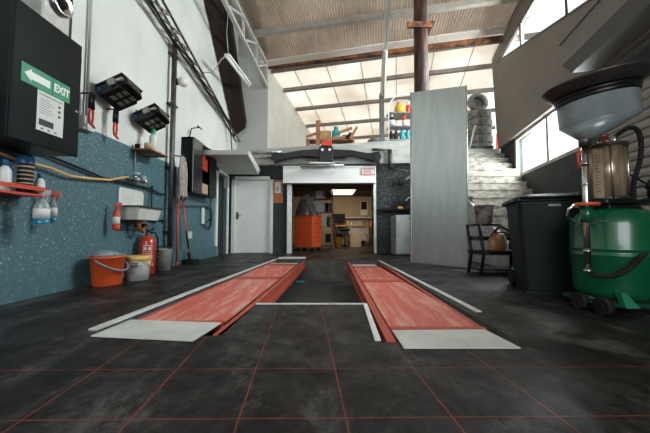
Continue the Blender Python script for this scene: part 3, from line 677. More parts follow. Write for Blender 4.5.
# -- sink
t = thing('wall_sink', 'white enamel utility sink with raised back fixed to the blue wall', 'sink', (-2.57,4.1,.75))
m = MB(); pts = [(3.84,.9),(4.36,.9),(4.36,1.16),(4.33,1.2),(3.87,1.2),(3.84,1.17)]
m.add([(WX+.03,y,z) for y,z in pts]+[(WX+.002,y,z) for y,z in pts], [tuple(range(6)),tuple(reversed(range(6,12)))]+[(i,(i+1)%6,(i+1)%6+6,i+6) for i in range(6)]); m.build('backsplash', enamel, t, .006, world=True)
m = MB(); bx0, bx1, by0, by1 = WX+.002, -2.42, 3.84, 4.38; zt = .94; zb = .77; th = .025
o_ = [(bx0,by0),(bx1,by0),(bx1,by1),(bx0,by1)]; i_ = [(bx0+th,by0+th),(bx1-th,by0+th),(bx1-th,by1-th),(bx0+th,by1-th)]; bo = [(bx0,by0+.04),(bx1-.04,by0+.04),(bx1-.04,by1-.04),(bx0,by1-.04)]; bi = [(bx0+th,by0+.07),(bx1-.07,by0+.07),(bx1-.07,by1-.07),(bx0+th,by1-.07)]
vs = [(x,y,zt) for x,y in o_]+[(x,y,zt) for x,y in i_]+[(x,y,zb) for x,y in bo]+[(x,y,zb+th) for x,y in bi]
f = []
for k in range(4):
    j = (k+1)%4; f += [(k,j,4+j,4+k),(k,8+k,8+j,j),(4+k,4+j,12+j,12+k)]
f += [(8,9,10,11),(12,15,14,13)]; m.add(vs, f); m.build('basin', enamel, t, .006, world=True)
m = MB(); m.bar((-2.41,by0,zt+.005),(-2.41,by1+.03,zt+.005),.03,.02); m.bar((WX,by0-.01,zt+.005),(-2.41,by0-.01,zt+.005),.02,.02); m.build('rim', steeld, t, world=True)
m = MB(); m.tube([(-2.57,4.08,zb),(-2.57,4.08,.68),(-2.57,4.1,.64),(-2.57,4.16,.62),(-2.57,4.2,.66),(-2.57,4.24,.7),(-2.63,4.25,.7),(WX+.002,4.25,.7)], .028); m.lathe([(.05,0),(.05,.03)], (-2.57,4.08,zb-.03), 14); m.build('drain_trap', rustm, t, world=True)
m = MB(); m.tube([(-2.64,4.7,.78),(-2.55,4.7,.78),(-2.55,4.62,.75)],.015); m.tube([(-2.68,4.5,.78),(-2.68,4.75,.78)], .014); m.build('side_tap', black, t, world=True)
# spray bottle helper
def spray(x, y, z, h, body, head, label, rz=0, tilt=0, w=.045):
    t = thing('spray_bottle', label, 'spray bottle', (x,y,z), rz)
    m = MB(); m.lathe([(w*.9,0),(w,.012),(w,h*.5),(w*.8,h*.62),(w*.32,h*.74),(w*.32,h*.82)], n=16, sx=1, sy=.75); b = m.build('bottle', body, t)
    m = MB(); m.lathe([(w*.94,.008),(w*1.01,.014),(w*1.01,h*.2)], n=16, sy=.76); m.build('liquid', blueliq if body is clear else body, t)
    m = MB(); m.lathe([(w*1.012,h*.22),(w*1.012,h*.48)], n=16, sy=.76); m.build('bottle_label', paper, t)
    m = MB(); m.lathe([(w*.4,h*.8),(w*.4,h*.86)], n=12); m.box(-.018,.055,-.012,.012,h*.86,h); m.hexa([V(q) for q in ((.02,-.008,h*.68),(.03,-.008,h*.68),(.03,.008,h*.68),(.02,.008,h*.68),(.03,-.008,h*.88),(.045,-.008,h*.88),(.045,.008,h*.88),(.03,.008,h*.88))]); m.build('trigger_head', head, t, .003)
    return t
p = onX(-2.6,116,230); spray(-2.6,p.y,p.z,.38*.9,redp,redp,'red spray bottle hanging at the near end of the sink',PI/2*.3,w=.04)
p = onX(-2.5,41,226); spray(-2.5,p.y,p.z,.32,clear,lgrey,'clear spray bottle of blue liquid hanging off the red shelf end',.5,w=.058)
p = onX(-2.58,52,223); spray(-2.58,p.y,p.z,.30,clear,redp,'clear spray bottle with a red trigger beside the blue one',.6,w=.035)
# red wall shelf
z0 = onX(-2.55,25,190).z; y0s, y1s = 2.18, onX(-2.5,46,190).y
t = thing('wall_shelf', 'narrow red rail shelf of bottles on the blue wall at far left', 'shelf', (-2.6,2.4,z0-.04))
m = MB(); m.box(WX+.002,-2.49,y0s,y1s,z0-.045,z0-.035); m.build('tray', redp, t, world=True)
m = MB(); m.box(-2.49,-2.48,y0s,y1s,z0-.0,z0+.035); m.box(-2.49,-2.48,y0s,y1s,z0-.05,z0-.03); m.box(WX+.002,-2.48,y1s-.01,y1s,z0-.045,z0+.03); m.build('front_rail', redp, t, world=True)
zz = z0-.034
t = thing('spray_can', 'black can with a wide blue cap standing on the red shelf', 'can', (-2.56,2.5,zz))
m = MB(); m.lathe([(.05,0),(.052,.01),(.052,.24),(.045,.25)], n=20); m.build('body', rubber, t); m = MB(); m.lathe([(.055,.25),(.057,.26),(.055,.32),(.05,.325)], n=20); m.build('cap', blue, t)
m = MB()
for k in range(5): m.lathe([(.0525,.05+.035*k),(.0525,.06+.035*k)], n=20)
m.lathe([(.0527,.225),(.0527,.24)], n=20); m.build('printed_bands', cardb, t, weld=False)
bottle(-2.56,2.63,zz,.036,.2,plast,blue,'white bottle with a blue nozzle at the right of the red shelf',band=paper)
bottle(-2.56,2.34,zz,.04,.26,plast,blue,'white bottle with a blue cap at the left of the red shelf')
# towel
m = MB(); cols, rows = 12, 16; vs = []; ty0, ty1 = 5.02, 5.4; tz0, tz1 = 1.14, 1.95
for layer in (0,1):
    for j in range(rows+1):
        for i in range(cols+1):
            f = i/cols; g = j/rows; spread = .3+.55*min(1,g*2.0)+.15*math.sin(g*6)
            y = (ty0+ty1)/2+(f-.5)*(ty1-ty0)*spread+.02*g; z = tz1-g*(tz1-tz0)*(1-.12*abs(math.sin(f*7)))
            x = -2.53+.045*math.sin(f*15+g*3)*(g*.8+.3)-layer*.018
            vs.append((x,y,z))
n1 = (cols+1)*(rows+1); f = []
for layer in (0,1):
    for j in range(rows):
        for i in range(cols):
            a = layer*n1+j*(cols+1)+i; f.append((a,a+1,a+cols+2,a+cols+1))
for j in range(rows):
    for i in (0,cols): a = j*(cols+1)+i; f.append((a,a+cols+1,a+cols+1+n1,a+n1))
for i in range(cols):
    for j in (0,rows): a = j*(cols+1)+i; f.append((a,a+1,a+1+n1,a+n1))
m.add(vs, f, True); t = tag(m.build('towel', towelm), 'crumpled off-white towel hanging on the blue wall beside the vertical pipe', 'towel')
m = MB(); m.tube([(WX,5.22,1.97),(-2.56,5.22,1.95),(-2.52,5.22,1.99)], .012); tag(m.build('wall_hook', black), 'black wall hook holding the off-white towel', 'hook')
# red pipe and push broom
m = MB(); m.tube([(-2.66,5.32,.06),(-2.66,5.32,1.25)], .02); m.tube([(-2.66,5.32,.001),(-2.66,5.32,.06)], .03); tag(m.build('red_pole', redstick), 'upright red pole standing at the wall right of the sink pipe', 'pole')
t = thing('push_broom', 'red handled broom leaning on the blue wall, black head on the floor', 'broom', (-2.55,5.55,0))
m = MB(); m.tube([(-2.56,5.62,.1),(-2.66,5.47,1.25)], .015); m.build('handle', redstick, t, world=True)
m = MB(); m.box(-2.66,-2.44,5.5,5.76,.04,.085); m.tube([(-2.56,5.62,.08),(-2.58,5.6,.22)],.028); m.tube([(-2.575,5.585,.3),(-2.6,5.53,.62)],.018); m.build('head', rubber, t, .01, world=True)
m = MB(); m.hexa([V(q) for q in ((-2.67,5.49,0.001),(-2.43,5.49,.001),(-2.43,5.77,.001),(-2.67,5.77,.001),(-2.65,5.51,.04),(-2.45,5.51,.04),(-2.45,5.75,.04),(-2.65,5.75,.04))]); m.build('bristles', bmatt, t, world=True)
# open black wall cabinet
t = thing('wall_cabinet', 'open black metal tool cabinet hung high on the left wall', 'cabinet', (-2.54,5.9,1.37))
cx0, cx1, cy0, cy1, cz0, cz1 = WX+.002, -2.5, 5.5, 6.68, 1.36, 2.4
m = MB(); m.box(cx0,cx1,cy0,cy0+.02,cz0,cz1); m.box(cx0,cx1,cy1-.02,cy1,cz0,cz1); m.box(cx0,cx1,cy0,cy1,cz0,cz0+.03); m.box(cx0,cx1,cy0,cy1,cz1-.03,cz1); m.box(cx0,cx0+.015,cy0,cy1,cz0,cz1); m.box(cx0,cx1-.03,cy0,cy1,1.86,1.88)
m.build('body', cabm, t, world=True, weld=False)
m = MB(); m.box(cx1+.001,cx1+.02,cy0-.005,5.92,cz0,cz1); m.build('door', mat('glossy_black_door',(.14,.15,.15),.16,.9), t, .004, world=True)['label'] = 'glossy reflective door'
m = MB(); m.box(cx1+.001,cx1+.02,6.3,cy1+.005,cz0,cz1); m.build('door', cabm, t, .004, world=True)
m = MB()
for k in range(5): m.box(cx0+.05,cx1-.02,5.95+.07*k,6.0+.07*k,1.885,2.1+.05*(k%3))
m.build('stored_files', redp, t, world=True, weld=False)
m = MB(); m.box(cx0+.03,cx1-.01,5.95,6.28,1.395,1.6); m.build('stored_box', cardb, t, world=True)
m = MB(); m.tube([(-2.70,5.78,2.45),(-2.66,5.78,2.66),(-2.5,5.78,2.68)], .012); m.tube([(-2.5,5.7,2.68),(-2.5,5.9,2.68)], .014); tag(m.build('wall_bracket', black), 'small black bracket on the white wall above the open cabinet', 'bracket')
# charger with looped cable
c = onX(-2.68,203,217); t = thing('battery_charger', 'white handheld charger with looped black cable on the blue wall', 'charger', c-V((0,0,.15)))
m = MB(); m.rbox(-2.71,-2.66,c.y-.06,c.y+.05,c.z-.15,c.z+.2,.015); m.build('casing', plast, t, world=True)
m = MB(); loop = [(-2.68+.02*math.sin(k),c.y+.25+.26*math.cos(k*.55),c.z-.02+.24*math.sin(k*.55)+.02*math.sin(k*2.1)) for k in range(24)]
m.tube([(-2.68,c.y,c.z-.15)]+loop, .009, 6); m.build('cable', bmatt, t, world=True)
m = MB(); m.tube([onX(-2.68,183,206), onX(-2.68,212,206.5)], .012, 8); m.tube([onX(-2.68,211,198), onX(-2.68,211,221)], .02, 8); tag(m.build('thin_wall_pipe', steeld), 'thin dark pipe on the blue wall beneath the open cabinet', 'pipe')
c = onX(WX,189,235); m = MB(); m.rbox(WX+.001,WX+.03,c.y-.08,c.y+.08,c.z-.07,c.z+.07,.01); m.box(WX+.03,WX+.034,c.y-.03,c.y+.03,c.z-.04,c.z+.04); tag(m.build('power_socket', plast), 'white power socket low on the blue wall under the open cabinet', 'socket')
# canopy above the left doors
m = MB(); zl = 2.3
pts_b = [V((-2.7,6.15,2.18)),V((-1.72,6.15,2.18)),V((-1.8,8.2,2.18)),V((-2.7,8.2,2.18))]; 
m.hexa([V((-2.7,6.2,2.24)),V((-1.64,6.2,2.24)),V((-1.86,8.2,2.2)),V((-2.7,8.2,2.2)),V((-2.7,6.15,2.33)),V((-1.6,6.15,2.33)),V((-1.8,8.2,2.32)),V((-2.7,8.2,2.32))])
tag(m.build('door_canopy', white, bevel=.01), 'white flat canopy jutting from the left wall above the two doors', 'canopy')
# orange board with a leaflet
bx0, bx1 = onY(YB,272.8,190).x, onY(YB,283,190).x; bz0, bz1 = onY(YB,278,203).z, onY(YB,278,180).z
t = thing('notice_board', 'narrow orange-brown board with a pinned leaflet right of the white door', 'board', ((bx0+bx1)/2,YB-.02,bz0))
m = MB(); m.box(bx0,bx1,YB-.02,YB-.003,bz0,bz1); m.build('board', board, t, world=True)
m = MB(); m.box(bx0+.06,bx1-.06,YB-.024,YB-.021,bz0+.28,bz1-.06); m.build('leaflet', paper, t, world=True)
m = MB(); m.box(bx0+.1,bx1-.12,YB-.027,YB-.0245,bz0+.33,bz1-.2); m.build('picture', cardb, t, world=True)

# ================================================================ FLOOR THINGS, LEFT
# orange mop bucket
t = thing('mop_bucket', 'orange oval mop bucket with grey wringer and handle by the blue wall', 'bucket', (-2.5,3.42,0))
m = MB(); m.lathe([(.0,.001),(.15,.001),(.158,.02),(.185,.31),(.2,.315),(.2,.335),(.185,.335),(.15,.03),(0,.025)], sx=.85, sy=1.0); m.build('tub', orange, t)
m = MB(); m.lathe([(.1,.2),(.12,.33),(.135,.34),(.125,.38),(.06,.4),(0,.4)], o=(0,-.05,0), n=20, sx=.9); m.hexa([V(q) for q in ((.0,-.05,.33),(.11,-.05,.33),(.11,.17,.32),(.0,.17,.32),(.01,-.05,.39),(.1,-.05,.39),(.1,.17,.34),(.01,.17,.34))]); m.build('wringer', grey, t, .008)
m = MB(); pts = [(.185*math.sin(a)*.0+.19*math.sin(a), -.2*math.cos(a), .3-.13*math.sin(a)) for a in [PI*k/14 for k in range(15)]]; m.tube(pts, .012, 8); m.build('handle', grey, t)
# paint bucket
t = thing('paint_bucket', 'white paint bucket with yellow rim and lid beside the orange bucket', 'bucket', (-2.4,3.8,0))
m = MB(); m.lathe([(.0,.001),(.13,.001),(.152,.26),(.152,.265)], n=28); m.build('tub', plast, t)
m = MB(); m.lathe([(.154,.245),(.165,.25),(.165,.3),(.16,.305),(.12,.295),(0,.295)], n=28); m.build('lid', mat('pale_yellow_plastic',(.65,.42,.12),.45), t)
m = MB(); a0 = -1.5; pts = [(.147*math.cos(a), .147*math.sin(a)) for a in [a0+.9*k/8 for k in range(9)]]
m.add([(x*.96,y*.96,.08) for x,y in pts]+[(x*1.01,y*1.01,.2) for x,y in pts], [(i,i+1,i+10,i+9) for i in range(8)]); m.build('bucket_label', lgrey, t)
m = MB()
for k in range(3):
    pts = [(.154*math.cos(a), .154*math.sin(a)) for a in [a0+.05+.5*j/6 for j in range(7)]]
    z = .17+.022*k; m.add([(x*(.96+z*.2),y*(.96+z*.2),z) for x,y in pts]+[(x*(.96+z*.2),y*(.96+z*.2),z+.012) for x,y in pts], [(i,i+1,i+8,i+7) for i in range(6)])
m.build('print', inkb, t)
m = MB(); m.tube([(.165*math.cos(a), .165*math.sin(a), .26-.09*math.sin((a+.6)/1.8*PI)) for a in [-.6+1.8*k/12 for k in range(13)]], .006, 6); m.build('handle', yellow, t)
# fire extinguisher
t = thing('fire_extinguisher', 'red fire extinguisher standing between the paint bucket and the grey can', 'fire extinguisher', (-2.58,4.3,0))
m = MB(); m.lathe([(0,.001),(.1,.001),(.108,.015),(.108,.44),(.1,.49),(.07,.53),(.03,.55),(.03,.57)], n=28); m.build('cylinder', redx, t)
m = MB(); m.tube([(0,0,.56),(0,0,.6)], .025); m.bar((0,-.02,.61),(.02,.1,.64),.025,.02); m.bar((0,-.02,.6),(.03,.1,.6),.02,.015); m.tube([(0,0,.6),(-.0,-.05,.69)], .01); m.build('valve', black, t)
m = MB(); m.tube([(.02,0,.59),(.07,.06,.6),(.11,.08,.5),(.115,.07,.3)], .012); m.build('hose', rubber, t)
m = MB(); m.lathe([(.02,0),(.02,.015)], (.03,-.02,.585), 12, Matrix.Rotation(PI/2,4,'X')); m.build('gauge', chrome, t)
def patch(r, a0, a1, z0, z1, n=8):
    m = MB(); pts = [(r*math.cos(a0+(a1-a0)*k/n), r*math.sin(a0+(a1-a0)*k/n)) for k in range(n+1)]
    m.add([(x,y,z0) for x,y in pts]+[(x,y,z1) for x,y in pts], [(i,i+1,i+n+2,i+n+1) for i in range(n)], True); return m
m = patch(.1088,-1.5,-1.42,.2,.42); 
for (a,b,z,zz2) in ((-1.5,-.45,.41,.42),(-1.5,-.45,.2,.21),(-.52,-.45,.2,.42),(-1.4,-.6,.3,.306),(-1.4,-.6,.33,.335),(-1.4,-.6,.24,.246),(-1.4,-1.1,.35,.39),(-.9,-.6,.35,.39),(-1.4,-.8,.265,.28)):
    q = patch(.1088,a,b,z,zz2); m.add(q.v, q.f, True)
m.build('printed_label', paper, t, weld=False)
# grey can
t = thing('metal_can', 'dull grey metal can on the floor right of the fire extinguisher', 'can', (-2.56,4.68,0))
m = MB(); m.lathe([(0,.001),(.115,.001),(.14,.33),(.145,.335),(.135,.335),(.11,.02),(0,.02)], n=24); m.build('tub', lgrey, t)
m = MB(); m.tube([(-.14,0,.33),(-.1,0,.37),(0,0,.385),(.1,0,.37),(.14,0,.33)], .008, 6); m.build('handle', steeld, t)

# ================================================================ BACK WALL THINGS
# shutter box over the opening
hx0, hx1 = onY(8.0,283,175).x, onY(8.0,376,175).x; hz0, hz1 = onY(8.0,325,183).z, onY(8.0,325,166).z
t = thing('shutter_box', 'white roller shutter box across the top of the workshop opening', 'shutter box', ((hx0+hx1)/2,8.1,hz0))
m = MB(); m.box(hx0,hx1,8.0,8.2,hz0,hz1); m.build('casing', white, t, .012, world=True)
m = MB(); m.box(hx0,hx1,7.985,8.0,hz0+.0,hz0+.05); m.box(hx0,hx1,7.985,8.0,hz1-.05,hz1); m.build('lip', enamel, t, world=True, weld=False)
s0, s1 = onY(7.98,361,168), onY(7.98,375,175)
t = thing('warning_sticker', 'small white sticker with red border on the shutter box corner', 'sticker', (s0.x,7.98,s1.z))
m = MB(); m.box(s0.x,s1.x,7.981,7.984,s1.z,s0.z); m.build('sheet', paper, t, world=True)
m = MB(); w_ = .018
m.box(s0.x,s1.x,7.978,7.981,s0.z-w_,s0.z); m.box(s0.x,s1.x,7.978,7.981,s1.z,s1.z+w_); m.box(s0.x,s0.x+w_,7.978,7.981,s1.z,s0.z); m.box(s1.x-w_,s1.x,7.978,7.981,s1.z,s0.z)
for k in range(3): m.box(s0.x+.06,s1.x-.06-.04*(k%2),7.978,7.981,s0.z-.06-.045*k,s0.z-.04-.045*k)
m.build('print', inkr, t, world=True, weld=False)
# axle beam on mezzanine edge
t = thing('axle_beam', 'long black cast axle beam fixed along the front of the mezzanine edge', 'axle', (.05,7.85,2.5))
c0, c1, c2 = onY(7.85,274,156), onY(7.85,326,153), onY(7.85,379,156)
def prof(pts): return pts
m = MB(); topL = [(274,152),(284,153),(300,150),(318,149),(334,149),(352,150),(369,153),(380,151)]; botL = [(274,163),(281,160),(300,156),(318,157),(334,157),(352,156),(372,160),(380,164)]
tp_ = [onY(7.8,*q) for q in topL]; bt_ = [onY(7.8,*q) for q in botL]; n_ = len(tp_)
vs = tp_+bt_+[q+V((0,.14,0)) for q in tp_]+[q+V((0,.14,0)) for q in bt_]
f = [(0,n_,3*n_,2*n_),(n_-1,3*n_-1,4*n_-1,2*n_-1)]
for i in range(n_-1): f += [(i,i+1,n_+i+1,n_+i),(2*n_+i,3*n_+i,3*n_+i+1,2*n_+i+1),(i,2*n_+i,2*n_+i+1,i+1),(n_+i,n_+i+1,3*n_+i+1,3*n_+i)]
m.add(vs, f); m.build('beam', black, t, .015, world=True)
m = MB(); m.tube([c0+V((.05,-.08,-.02)),c0+V((.05,.1,-.02))], .11, 16); m.tube([c2+V((-.05,-.08,-.04)),c2+V((-.05,.1,-.04))], .1, 16); m.build('end_hub', black, t, world=True)
a, b = onY(7.78,319,162), onY(7.78,333,147); m = MB(); m.box(a.x,b.x,7.72,7.98,a.z,b.z); m.build('centre_block', black, t, .02, world=True)
m = MB(); m.box(a.x-.35,b.x+.35,7.98,8.04,2.56,2.7); m.box(-1.3,-1.2,7.9,8.04,2.55,2.72); m.box(1.3,1.4,7.9,8.04,2.5,2.72); m.build('mount', steeld, t, world=True, weld=False)
m = MB()
for x in (a.x+.09,b.x-.09): m.lathe([(.035,0),(.035,.02)], (x,7.72,2.77), 10, Matrix.Rotation(PI/2,4,'X'))
m.build('bolt', chrome, t, world=True)
a, b = onY(7.85,321,146.6), onY(7.85,331,142); m = MB(); m.box(a.x,b.x+.02,7.76,7.94,a.z,b.z+.02); tag(m.build('red_box', redp, bevel=.01), 'small red box on top of the black axle beam centre', 'box')
m = MB(); m.tube([onY(7.8,300,166), onY(7.8,344,165)], .035, 8); m.bar(onY(7.8,310,163), onY(7.8,335,163), .08,.04); t = tag(m.build('steel_bar', steel), 'pale steel bar under the black axle beam', 'bar')
m = MB(); m.tube([onY(7.95,372,149.5),onY(7.95,390,150)], .035); m.tube([onY(7.95,390,150),onY(7.95,390.5,169)], .06); m.tube([onY(7.95,390,169),onY(7.95,411,171)], .02); tag(m.build('bent_pipe', steeld), 'dark steel pipe elbow at the right end of the axle beam', 'pipe')
m = MB(); m.tube([(-2.3,7.95,2.62),(-1.45,7.95,2.62)], .03); m.tube([(-2.3,8.0,2.78),(-1.2,8.0,2.78)], .035); tag(m.build('edge_pipes', steel), 'pair of steel pipes along the mezzanine edge left of the axle', 'pipe')
# grey cabinet right of opening
x0, x1 = onY(7.4,396,240).x, onY(7.4,411,240).x
t = thing('small_fridge', 'pale grey low fridge against the mottled wall beside the steel sheet', 'fridge', (2.1,7.6,0))
m = MB(); m.box(-.33,.33,-.2,.35,.02,1.02); m.build('body', lgrey, t, .01); m = MB(); m.box(-.33,.33,-.25,-.205,.05,1.02); m.build('door', lgrey, t, .015)
m = MB(); m.box(-.3,.3,-.18,.3,.001,.02); m.build('plinth', black, t)
m = MB(); m.box(.0,.1,-.257,-.25,.9,.96); m.build('badge', blue, t)
# ledge with items
t = thing('wall_ledge', 'dark narrow ledge on the mottled wall right of the opening', 'ledge', (1.95,8.2,1.18))
m = MB(); m.box(1.5,2.75,8.1,8.295,1.19,1.23); m.build('board', black, t, world=True)
m = MB(); m.tube([(1.62,8.18,1.232),(1.62,8.18,1.29),(1.8,8.16,1.28)], .02, 8); tag(m.build('grease_gun', steeld), 'dark metal grease gun lying on the wall ledge', 'tool')
m = MB(); m.box(2.02,2.16,8.12,8.2,1.231,1.3); tag(m.build('sponge', yellow, bevel=.01), 'small orange sponge block on the wall ledge', 'sponge')
# clips on pole
for k, py in enumerate((179,200)):
    p = onY(7.95,407,py); t = thing('clamp_clip', ['upper','lower'][k]+' black and chrome clip hanging beside the steel sheet on the mottled wall', 'clip', (p.x,8.2,p.z-.1))
    m = MB(); m.box(-.16,.1,-.12,-.02,0,.09); m.bar((-.16,-.06,.06),(-.2,-.06,.2),.06); m.tube([(0,-.05,.05),(0,.095,.05)], .02); m.build('jaw', black, t, .01); m = MB(); m.bar((.0,-.08,.1),(.12,-.08,.2),.04); m.build('lever', chrome, t)

# -- workshop contents
# orange tool trolley
t = thing('tool_trolley', 'orange tool trolley on castors standing in the workshop opening', 'tool trolley', (-.52,9.25,0), math.radians(-30))
t.location = (-.53,9.1,0)
m = MB(); m.box(-.33,.33,-.26,.26,.13,1.05); m.build('body', orange, t, .012)
m = MB(); m.box(-.34,.34,-.27,.27,1.052,1.085); m.build('top', orange, t, .01)
for k in range(6):
    z = .2+.135*k; m = MB(); m.box(.332,.345,-.22,.22,z,z+.12); dw = m.build('drawer', orange, t, .003)
    m = MB(); m.box(.346,.356,-.16,.16,z+.095,z+.108); m.build('drawer_handle', steeld, dw)
for sx in (-1,1):
    for sy in (-1,1):
        m = MB(); m.tube([(sx*.26,sy*.2-.02,.055),(sx*.26,sy*.2+.02,.055)], .054, 14); c_ = m.build('castor', rubber, t)
        m = MB(); m.box(sx*.26-.02,sx*.26+.02,sy*.2-.03,sy*.2+.03,.07,.128); m.build('castor_fork', chrome, c_)
# draped clear plastic on machine on trolley
t = thing('covered_machine', 'machine under crumpled clear plastic sheeting on top of the orange trolley', 'covered machine', (-.56,9.08,1.087), math.radians(-30))
m = MB(); m.box(-.2,.18,-.16,.16,.001,.36); m.box(-.1,.08,-.1,.1,.36,.5); m.build('machine', dark, t, .02)
bm = MB(); n_ = 22
vs = []
for j in range(9):
    g = j/8; r_ = .07+.22*g**.7
    for k in range(n_):
        a = 2*PI*k/n_; q = 1+.12*math.sin(5*a+3*g)+.07*math.sin(9*a)
        vs.append((max(-.31,min(.31,r_*q*math.cos(a)*1.1)), max(-.24,min(.24,r_*q*math.sin(a)*.9)), .56-.555*g))
vs = [V((x*1.12,y*1.1,z*1.18)) for x,y,z in vs]; bm.add(vs, [(j*n_+k,j*n_+(k+1)%n_,(j+1)*n_+(k+1)%n_,(j+1)*n_+k) for j in range(8) for k in range(n_)]+[tuple(range(n_))])
cl = mat('plastic_sheet', (.5,.49,.46), .12, 0, trans=.85); bm.build('plastic_cover', cl, t)
# shelving unit
t = thing('storage_rack', 'open storage rack of boxes behind the orange trolley in the workshop', 'shelving', (-.06,10.3,0), 0)
for sx in (-.32,.32):
    for sy in (-.2,.2):
        m = MB(); m.box(sx-.02,sx+.02,sy-.02,sy+.02,0,2.0); m.build('upright', steeld, t)
for z in (.2,.75,1.25,1.72):
    m = MB(); m.box(-.34,.34,-.22,.22,z,z+.025); m.build('shelf', woodp, t)
bn = ['white box on the top level of the workshop rack','brown box on the top level of the workshop rack','cream box on the upper middle level of the workshop rack','dark crate on the upper middle level of the workshop rack','white carton on the lower middle level of the workshop rack','dark carton on the lower middle level of the workshop rack','tan box on the lowest level of the workshop rack']
for k, (x, z, w, h, mt) in enumerate([(-.44,1.746,.25,.26,plast),(-.14,1.746,.22,.2,wood),(-.43,1.276,.26,.38,paper),(-.14,1.276,.24,.3,rubber),(-.2,.776,.26,.4,paper),(-.5,.776,.22,.34,rubber),(-.38,.226,.3,.4,cardb)]):
    m = MB(); x += .25; m.box(x-w/2,x+w/2,10.12,10.42,z+.001,z+h); m.box(x-.01,x+.01,10.117,10.423,z+.003,z+h+.002); tag(m.build('storage_box', mt, bevel=.006), bn[k], 'box', 'boxes on the workshop rack')
for k, (x, y, z, w, h, mt, lb_) in enumerate([(.12,10.27,1.746,.16,.3,cardb,'tan tall carton at the right end of the workshop rack top'),(.13,10.27,1.276,.14,.28,paper,'narrow white file box at the right of the workshop rack'),(.13,10.27,.776,.15,.34,cardb,'narrow tan carton at the right of the workshop rack'),(.1,10.27,.226,.2,.3,rubber,'black crate at the foot of the workshop rack')]):
    m = MB(); m.box(x-w/2,x+w/2,y-.15,y+.15,z+.001,z+h); m.box(x-.008,x+.008,y-.153,y+.153,z+.003,z+h+.002); tag(m.build('storage_box', mt, bevel=.006), lb_, 'box', 'boxes on the workshop rack')
# leaning planks
for k, x in enumerate((.3,.38)):
    m = MB(); m.bar((x,9.9,.02),(x-.12,10.05,1.5-.2*k),.05,.03); tag(m.build('wooden_plank', wood), ['taller','shorter'][k]+' wooden plank leaning against the workshop rack', 'plank', 'leaning planks')
# workbench
t = thing('workbench', 'long cluttered workbench along the back wall of the warm-lit workshop', 'workbench', (1.5,13.0,0))
m = MB(); m.box(-1.1,1.05,-.35,.35,.82,.87); m.build('worktop', woodp, t)
for sx in (-1.0,.95):
    for sy in (-.3,.3): m = MB(); m.box(sx-.03,sx+.03,sy-.03,sy+.03,0,.82); m.build('leg', dark, t)
m = MB(); m.box(-.5,.4,-.25,.25,.2,.8); m.build('drawer_unit', lgrey, t)
t = thing('wall_shelf', 'pale long shelf above the workbench in the workshop', 'shelf', (1.6,13.35,1.2))
m = MB(); m.box(.7,2.5,13.2,13.49,1.2,1.24); m.build('board', creamw, t, world=True)
t = thing('computer_monitor', 'black computer monitor at the left end of the workshop bench', 'monitor', (.62,12.85,.871))
m = MB(); m.box(-.25,.25,-.02,.02,.12,.5); m.build('screen', bmatt, t, .01); m = MB(); m.box(-.12,.12,-.08,.08,0,.015); m.box(-.025,.025,-.0,.03,.01,.2); m.build('stand', black, t)
for k, (x, h, mt, lb) in enumerate([(1.0,.26,yellow,'yellow bottle beside the monitor on the workshop bench'),(1.15,.2,plast,'white bottle second from the monitor on the workshop bench'),(1.9,.22,redp,'red bottle at the right of the workshop bench')]):
    bottle(x,12.85,.871,.045,h,mt,black,lb)
random.seed(3)
for k in range(7):
    x = 1.3+.1*k+(.25 if k > 4 else 0); m = MB(); w = .07; h = random.uniform(.05,.2)
    m.box(x-w/2,x+w/2,12.75,12.95,.872,.872+h); m.tube([(x,12.85,.872+h),(x,12.85,.872+h+.06)], .015, 8)
    tag(m.build('machine_part', random.choice([steel,paper,steeld,chrome,lgrey])), 'metal machine part in the row on the workshop bench', 'machine part', 'parts on the workshop bench')
t = thing('yellow_bin', 'yellow bucket with a dark bag standing on the workshop floor', 'bucket', (.5,11.0,0))
m = MB(); m.lathe([(0,.001),(.13,.001),(.17,.42),(.18,.43)], n=20); m.build('tub', yellow, t); m = MB(); m.lathe([(.185,.4),(.2,.46),(.14,.56),(.05,.6),(0,.6)], n=14); m.build('bag', bmatt, t)
t = thing('dark_stool', 'dark upholstered stool beside the yellow bucket in the workshop', 'stool', (.78,11.6,0))
m = MB(); m.lathe([(0,.62),(.2,.62),(.22,.66),(.2,.72),(0,.73)], n=20); m.build('seat', bmatt, t)
for a in (0,PI/2,PI,3*PI/2): m = MB(); m.tube([(.12*math.cos(a),.12*math.sin(a),.62),(.2*math.cos(a),.2*math.sin(a),0.001)], .015, 8); m.build('leg', black, t)
t = thing('wooden_chair', 'pale wooden chair with a round back near the workshop bench', 'chair', (1.78,11.3,0))
m = MB(); m.rbox(-.21,.21,-.2,.2,.43,.46,.05); m.build('seat', woodp, t)
for sx in (-1,1):
    for sy in (-1,1): m = MB(); m.tube([(sx*.17,sy*.16,.43),(sx*.2,sy*.19,0.001)], .017, 8); m.build('leg', woodp, t)
m = MB(); m.tube([(.2*math.cos(a),.18,.46+.42*math.sin(a)) for a in [PI*k/12 for k in range(13)]], .016, 8)
for x in (-.08,0,.08): m.tube([(x,.18,.46),(x*1.2,.18,.84)], .009, 6)
m.build('backrest', woodp, t)
t = thing('cardboard_box', 'pale cardboard box on the workshop floor by the wooden chair', 'box', (1.2,11.8,0)); m = MB(); m.box(-.22,.22,-.18,.18,.001,.5); m.build('carton', cardb, t)
m = MB(); m.bar((-.22,-.18,.5),(.22,-.18,.5),.01,.08); m.bar((-.22,.18,.5),(.22,.18,.5),.01,.08); m.build('flap', cardb, t)
t = thing('wall_calendar', 'dark picture calendar on the pale back wall of the workshop', 'calendar', (1.78,13.48,1.35))
m = MB(); m.box(1.62,1.95,13.485,13.497,1.35,2.0); m.build('sheet', paper, t, world=True); m = MB(); m.box(1.65,1.92,13.48,13.484,1.6,1.97); m.build('picture', rubber, t, world=True)
